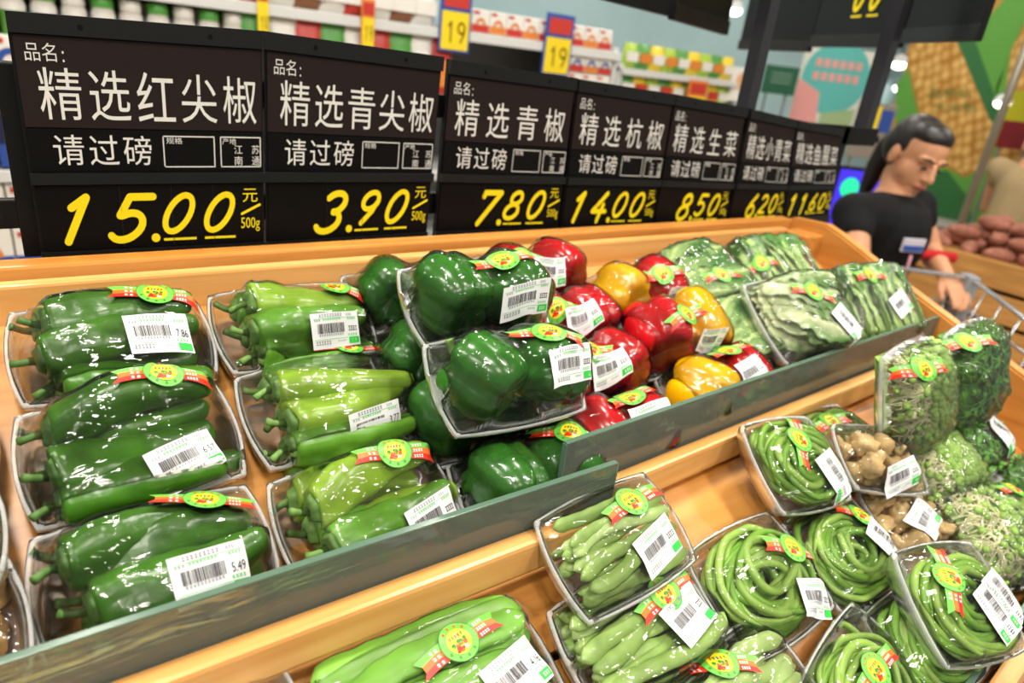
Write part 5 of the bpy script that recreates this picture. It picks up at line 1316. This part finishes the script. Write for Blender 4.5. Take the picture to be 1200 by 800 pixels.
def person(label, root_loc, J, face_rot, shirt_m, trou_m, look, hair=True, ponytail=True):
    root = thing('person', label, 'person', Vector(root_loc)); o = Vector(root_loc)
    j = {k: Vector(v) - o for k, v in J.items()}
    Rh = face_rot; H = j['head']
    def hp(x, y, z): return H + Rh @ Vector((x, y, z))
    chains = [[(j['neck'], .054), (hp(0, .018, -.07), .05)],
              [(j['pelvis'], .13), (j['waist'], .115), (j['chest'], .125), (j['neck'] + (j['chest'] - j['neck']) * .25, .075)],
              [(j['sh_r'], .052), (j['chest'], .11), (j['sh_l'], .052)]]
    for s in 'rl':
        chains.append([(j['sh_' + s], .048), (j['el_' + s], .037), (j['el_' + s].lerp(j['wr_' + s], .3), .036), (j['wr_' + s], .0235)])
        hip = j['pelvis'] + (j['sh_' + s] - j['chest']).normalized() * .09; hip.z -= .03
        kn = Vector((hip.x, hip.y, .48)); an = Vector((hip.x, hip.y + .02, .08)); chains.append([(hip, .092), (kn, .058), (kn.lerp(an, .3), .056), (an, .036)])
        f_ = Rh @ Vector((0, -1, 0)); f_.z = 0; f_.normalize(); chains.append([(an + Vector((0, 0, -.035)), .036), (an + f_ * .14 + Vector((0, 0, -.05)), .028)])
        d = (j['hd_' + s] - j['wr_' + s]); chains += hand(j['wr_' + s], d, Vector((0, 0, -1)) + .4 * f_, 0.86, .34, 1 if s == 'l' else -1)
    ells = [(hp(0, .012, .030), (.074, .092, .082), Rh), (hp(0, -.018, -.028), (.062, .070, .080), Rh), (hp(0, -.045, -.080), (.034, .036, .030), Rh), (hp(-.044, -.03, -.03), (.024, .03, .035), Rh), (hp(.044, -.03, -.03), (.024, .03, .035), Rh)]
    chains.append([(hp(0, -.088, .004), .0085), (hp(0, -.102, -.030), .0125)]); chains += [[(hp(-.012, -.092, -.033), .008)], [(hp(.012, -.092, -.033), .008)]]
    chains += [[(hp(-.016, -.079, -.058), .009), (hp(0, -.085, -.057), .0105), (hp(.016, -.079, -.058), .009)]]
    for sx in (-1, 1):
        ells.append((hp(sx * .076, .012, -.008), (.010, .018, .032), Rh)); chains.append([(hp(sx * .014, -.080, .018), .009), (hp(sx * .046, -.070, .018), .009)])
    body = solid('body', chains, ells, .0048, M_SKIN, root, 4)
    if look:
        for sx in (-1, 1):
            obj('eye', make_mesh('eye', *sphere((0, 0, 0), .013, 8, 12, (1.0, .5, .30)), M_BROW, True), root, Matrix.Translation(hp(sx * .031, -.084, -.002)) @ Rh.to_4x4())
            obj('eyebrow', MB().tube([hp(sx * .013, -.091, .021), hp(sx * .032, -.087, .027), hp(sx * .052, -.071, .022)], [.003, .0048, .003], 8, .8).mesh('eyebrow', M_BROW, True), root)
        obj('lips', MB().tube([hp(-.022, -.084, -.062), hp(-.008, -.095, -.058), hp(0, -.0955, -.059), hp(.008, -.095, -.058), hp(.022, -.084, -.062)], [.0015, .0055, .006, .0055, .0015], 10, .8).mesh('lips', M_LIP, True), root)
    hc = []; he = [(hp(0, .036, .042), (.080, .086, .078), Rh), (hp(0, .055, .010), (.080, .068, .078), Rh), (hp(0, -.006, .073), (.069, .063, .042), Rh), (hp(-.064, .028, .03), (.016, .050, .044), Rh), (hp(.064, .028, .03), (.016, .050, .044), Rh)]
    if ponytail: hc.append([(hp(0, .108, .03), .034), (hp(0, .13, -.03), .038), (hp(0, .125, -.10), .034), (hp(0, .11, -.17), .024), (hp(0, .10, -.21), .010)])
    solid('hair', hc, he, .007, M_HAIR, root, 4)
    sc = [[(j['pelvis'] + Vector((0, 0, .02)), .142), (j['waist'], .128), (j['chest'], .140)], [(j['sh_r'], .066), (j['chest'] + Vector((0, 0, .02)), .118), (j['sh_l'], .066)]]
    for s in 'rl': sc.append([(j['sh_' + s], .064), (j['sh_' + s].lerp(j['el_' + s], .26), .057)])
    top = j['chest'].lerp(j['neck'], .28); sc.append([(j['chest'], .12), (top, .074)])
    sh = solid('shirt', sc, [], .008, shirt_m, root, 8)
    tc_ = []
    for s in 'rl':
        hip = j['pelvis'] + (j['sh_' + s] - j['chest']).normalized() * .09; hip.z -= .03; tc_.append([(j['pelvis'], .140), (hip, .108), (Vector((hip.x, hip.y, .48)), .076), (Vector((hip.x, hip.y + .02, .10)), .060)])
    solid('trousers', tc_, [], .010, trou_m, root, 6)
    for s in 'rl':
        hip = j['pelvis'] + (j['sh_' + s] - j['chest']).normalized() * .09; f_ = Rh @ Vector((0, -1, 0)); f_.z = 0; f_.normalize()
        an = Vector((hip.x, hip.y + .02, .06)); solid('shoe', [[(an - f_ * .03 + Vector((0, 0, -.012)), .046), (an + f_ * .15 + Vector((0, 0, -.02)), .038)]], [], .008, M_SHOE, root, 4)
    return root, j, Rh
Rw = (Matrix.Rotation(math.radians(-24), 3, 'Z') @ Matrix.Rotation(math.radians(18), 3, 'X') @ Matrix.Rotation(math.radians(6), 3, 'Y'))
hd = P(1074, 184, 2.16)
J = {'head': hd, 'neck': P(1046, 232, 2.22), 'chest': P(1036, 272, 2.25), 'sh_r': P(1000, 250, 2.13), 'sh_l': P(1072, 243, 2.27), 'el_r': P(1004, 330, 2.02), 'wr_r': P(1040, 380, 1.88), 'hd_r': P(1062, 396, 1.82),
     'el_l': P(1090, 296, 2.30), 'wr_l': P(1108, 322, 2.10), 'hd_l': P(1130, 350, 2.02)}
c = J['chest']; J['waist'] = Vector((c.x, c.y + .05, c.z - .20)); J['pelvis'] = Vector((c.x - .02, c.y + .10, .92))
root, j, Rh = person('woman in a black short-sleeved top with tied-back dark hair, looking down at her cart', (c.x, c.y + .08, 0), J, Rw, M_SHIRT, M_TROU, True)
o = Vector(root.location)
fr = Rw @ Vector((0, -1, 0)); fr.z = 0; fr.normalize(); rt = Vector((-fr.y, fr.x, 0))
bp = j['chest'] + fr * .142 + Vector((0, 0, -.005)) - rt * .005
Mb = Matrix(((rt.x, -fr.x, 0, bp.x), (rt.y, -fr.y, 0, bp.y), (0, 0, 1, bp.z), (0, 0, 0, 1)))
bd = obj('name_badge', MB().box(-.04, .04, -.004, .004, -.022, .022, .003).mesh('name_badge', C_('badge_white', 'c8c4d0')), root, Mb); obj('badge_stripe', MB().box(-.036, .036, -.0055, -.004, -.018, 0).mesh('badge_stripe', BLUE), bd)
obj('lanyard', MB().tube([bp + Vector((0, 0, -.03)) + fr * .006, bp + Vector((.004, 0, -.09)) + fr * .006, bp + Vector((0, 0, -.15)) + fr * .004], .005, 8, .5).mesh('lanyard', C_('lanyard_pink', 'c88a98'), True), root)
Rp = Matrix.Rotation(math.radians(200), 3, 'Z') @ Matrix.Rotation(math.radians(30), 3, 'X')
ch = P(1199, 224, 3.95)
J = {'chest': ch, 'neck': ch + Vector((.06, .02, .18)), 'head': ch + Vector((.12, .04, .30)), 'sh_r': ch + Vector((.08, -.17, .10)), 'sh_l': ch + Vector((.02, .17, .10)), 'el_r': ch + Vector((.18, -.22, -.14)), 'wr_r': ch + Vector((.36, -.14, -.18)), 'hd_r': ch + Vector((.44, -.12, -.20)),
     'el_l': ch + Vector((.14, .20, -.14)), 'wr_l': ch + Vector((.32, .14, -.18)), 'hd_l': ch + Vector((.40, .12, -.20)), 'waist': ch + Vector((-.04, 0, -.2)), 'pelvis': Vector((ch.x - .08, ch.y, .88))}
person('person in a khaki top and dark trousers, cut off by the right edge', (ch.x - .08, ch.y, 0), J, Rp, M_KHAKI, M_TROU, False, True, False)
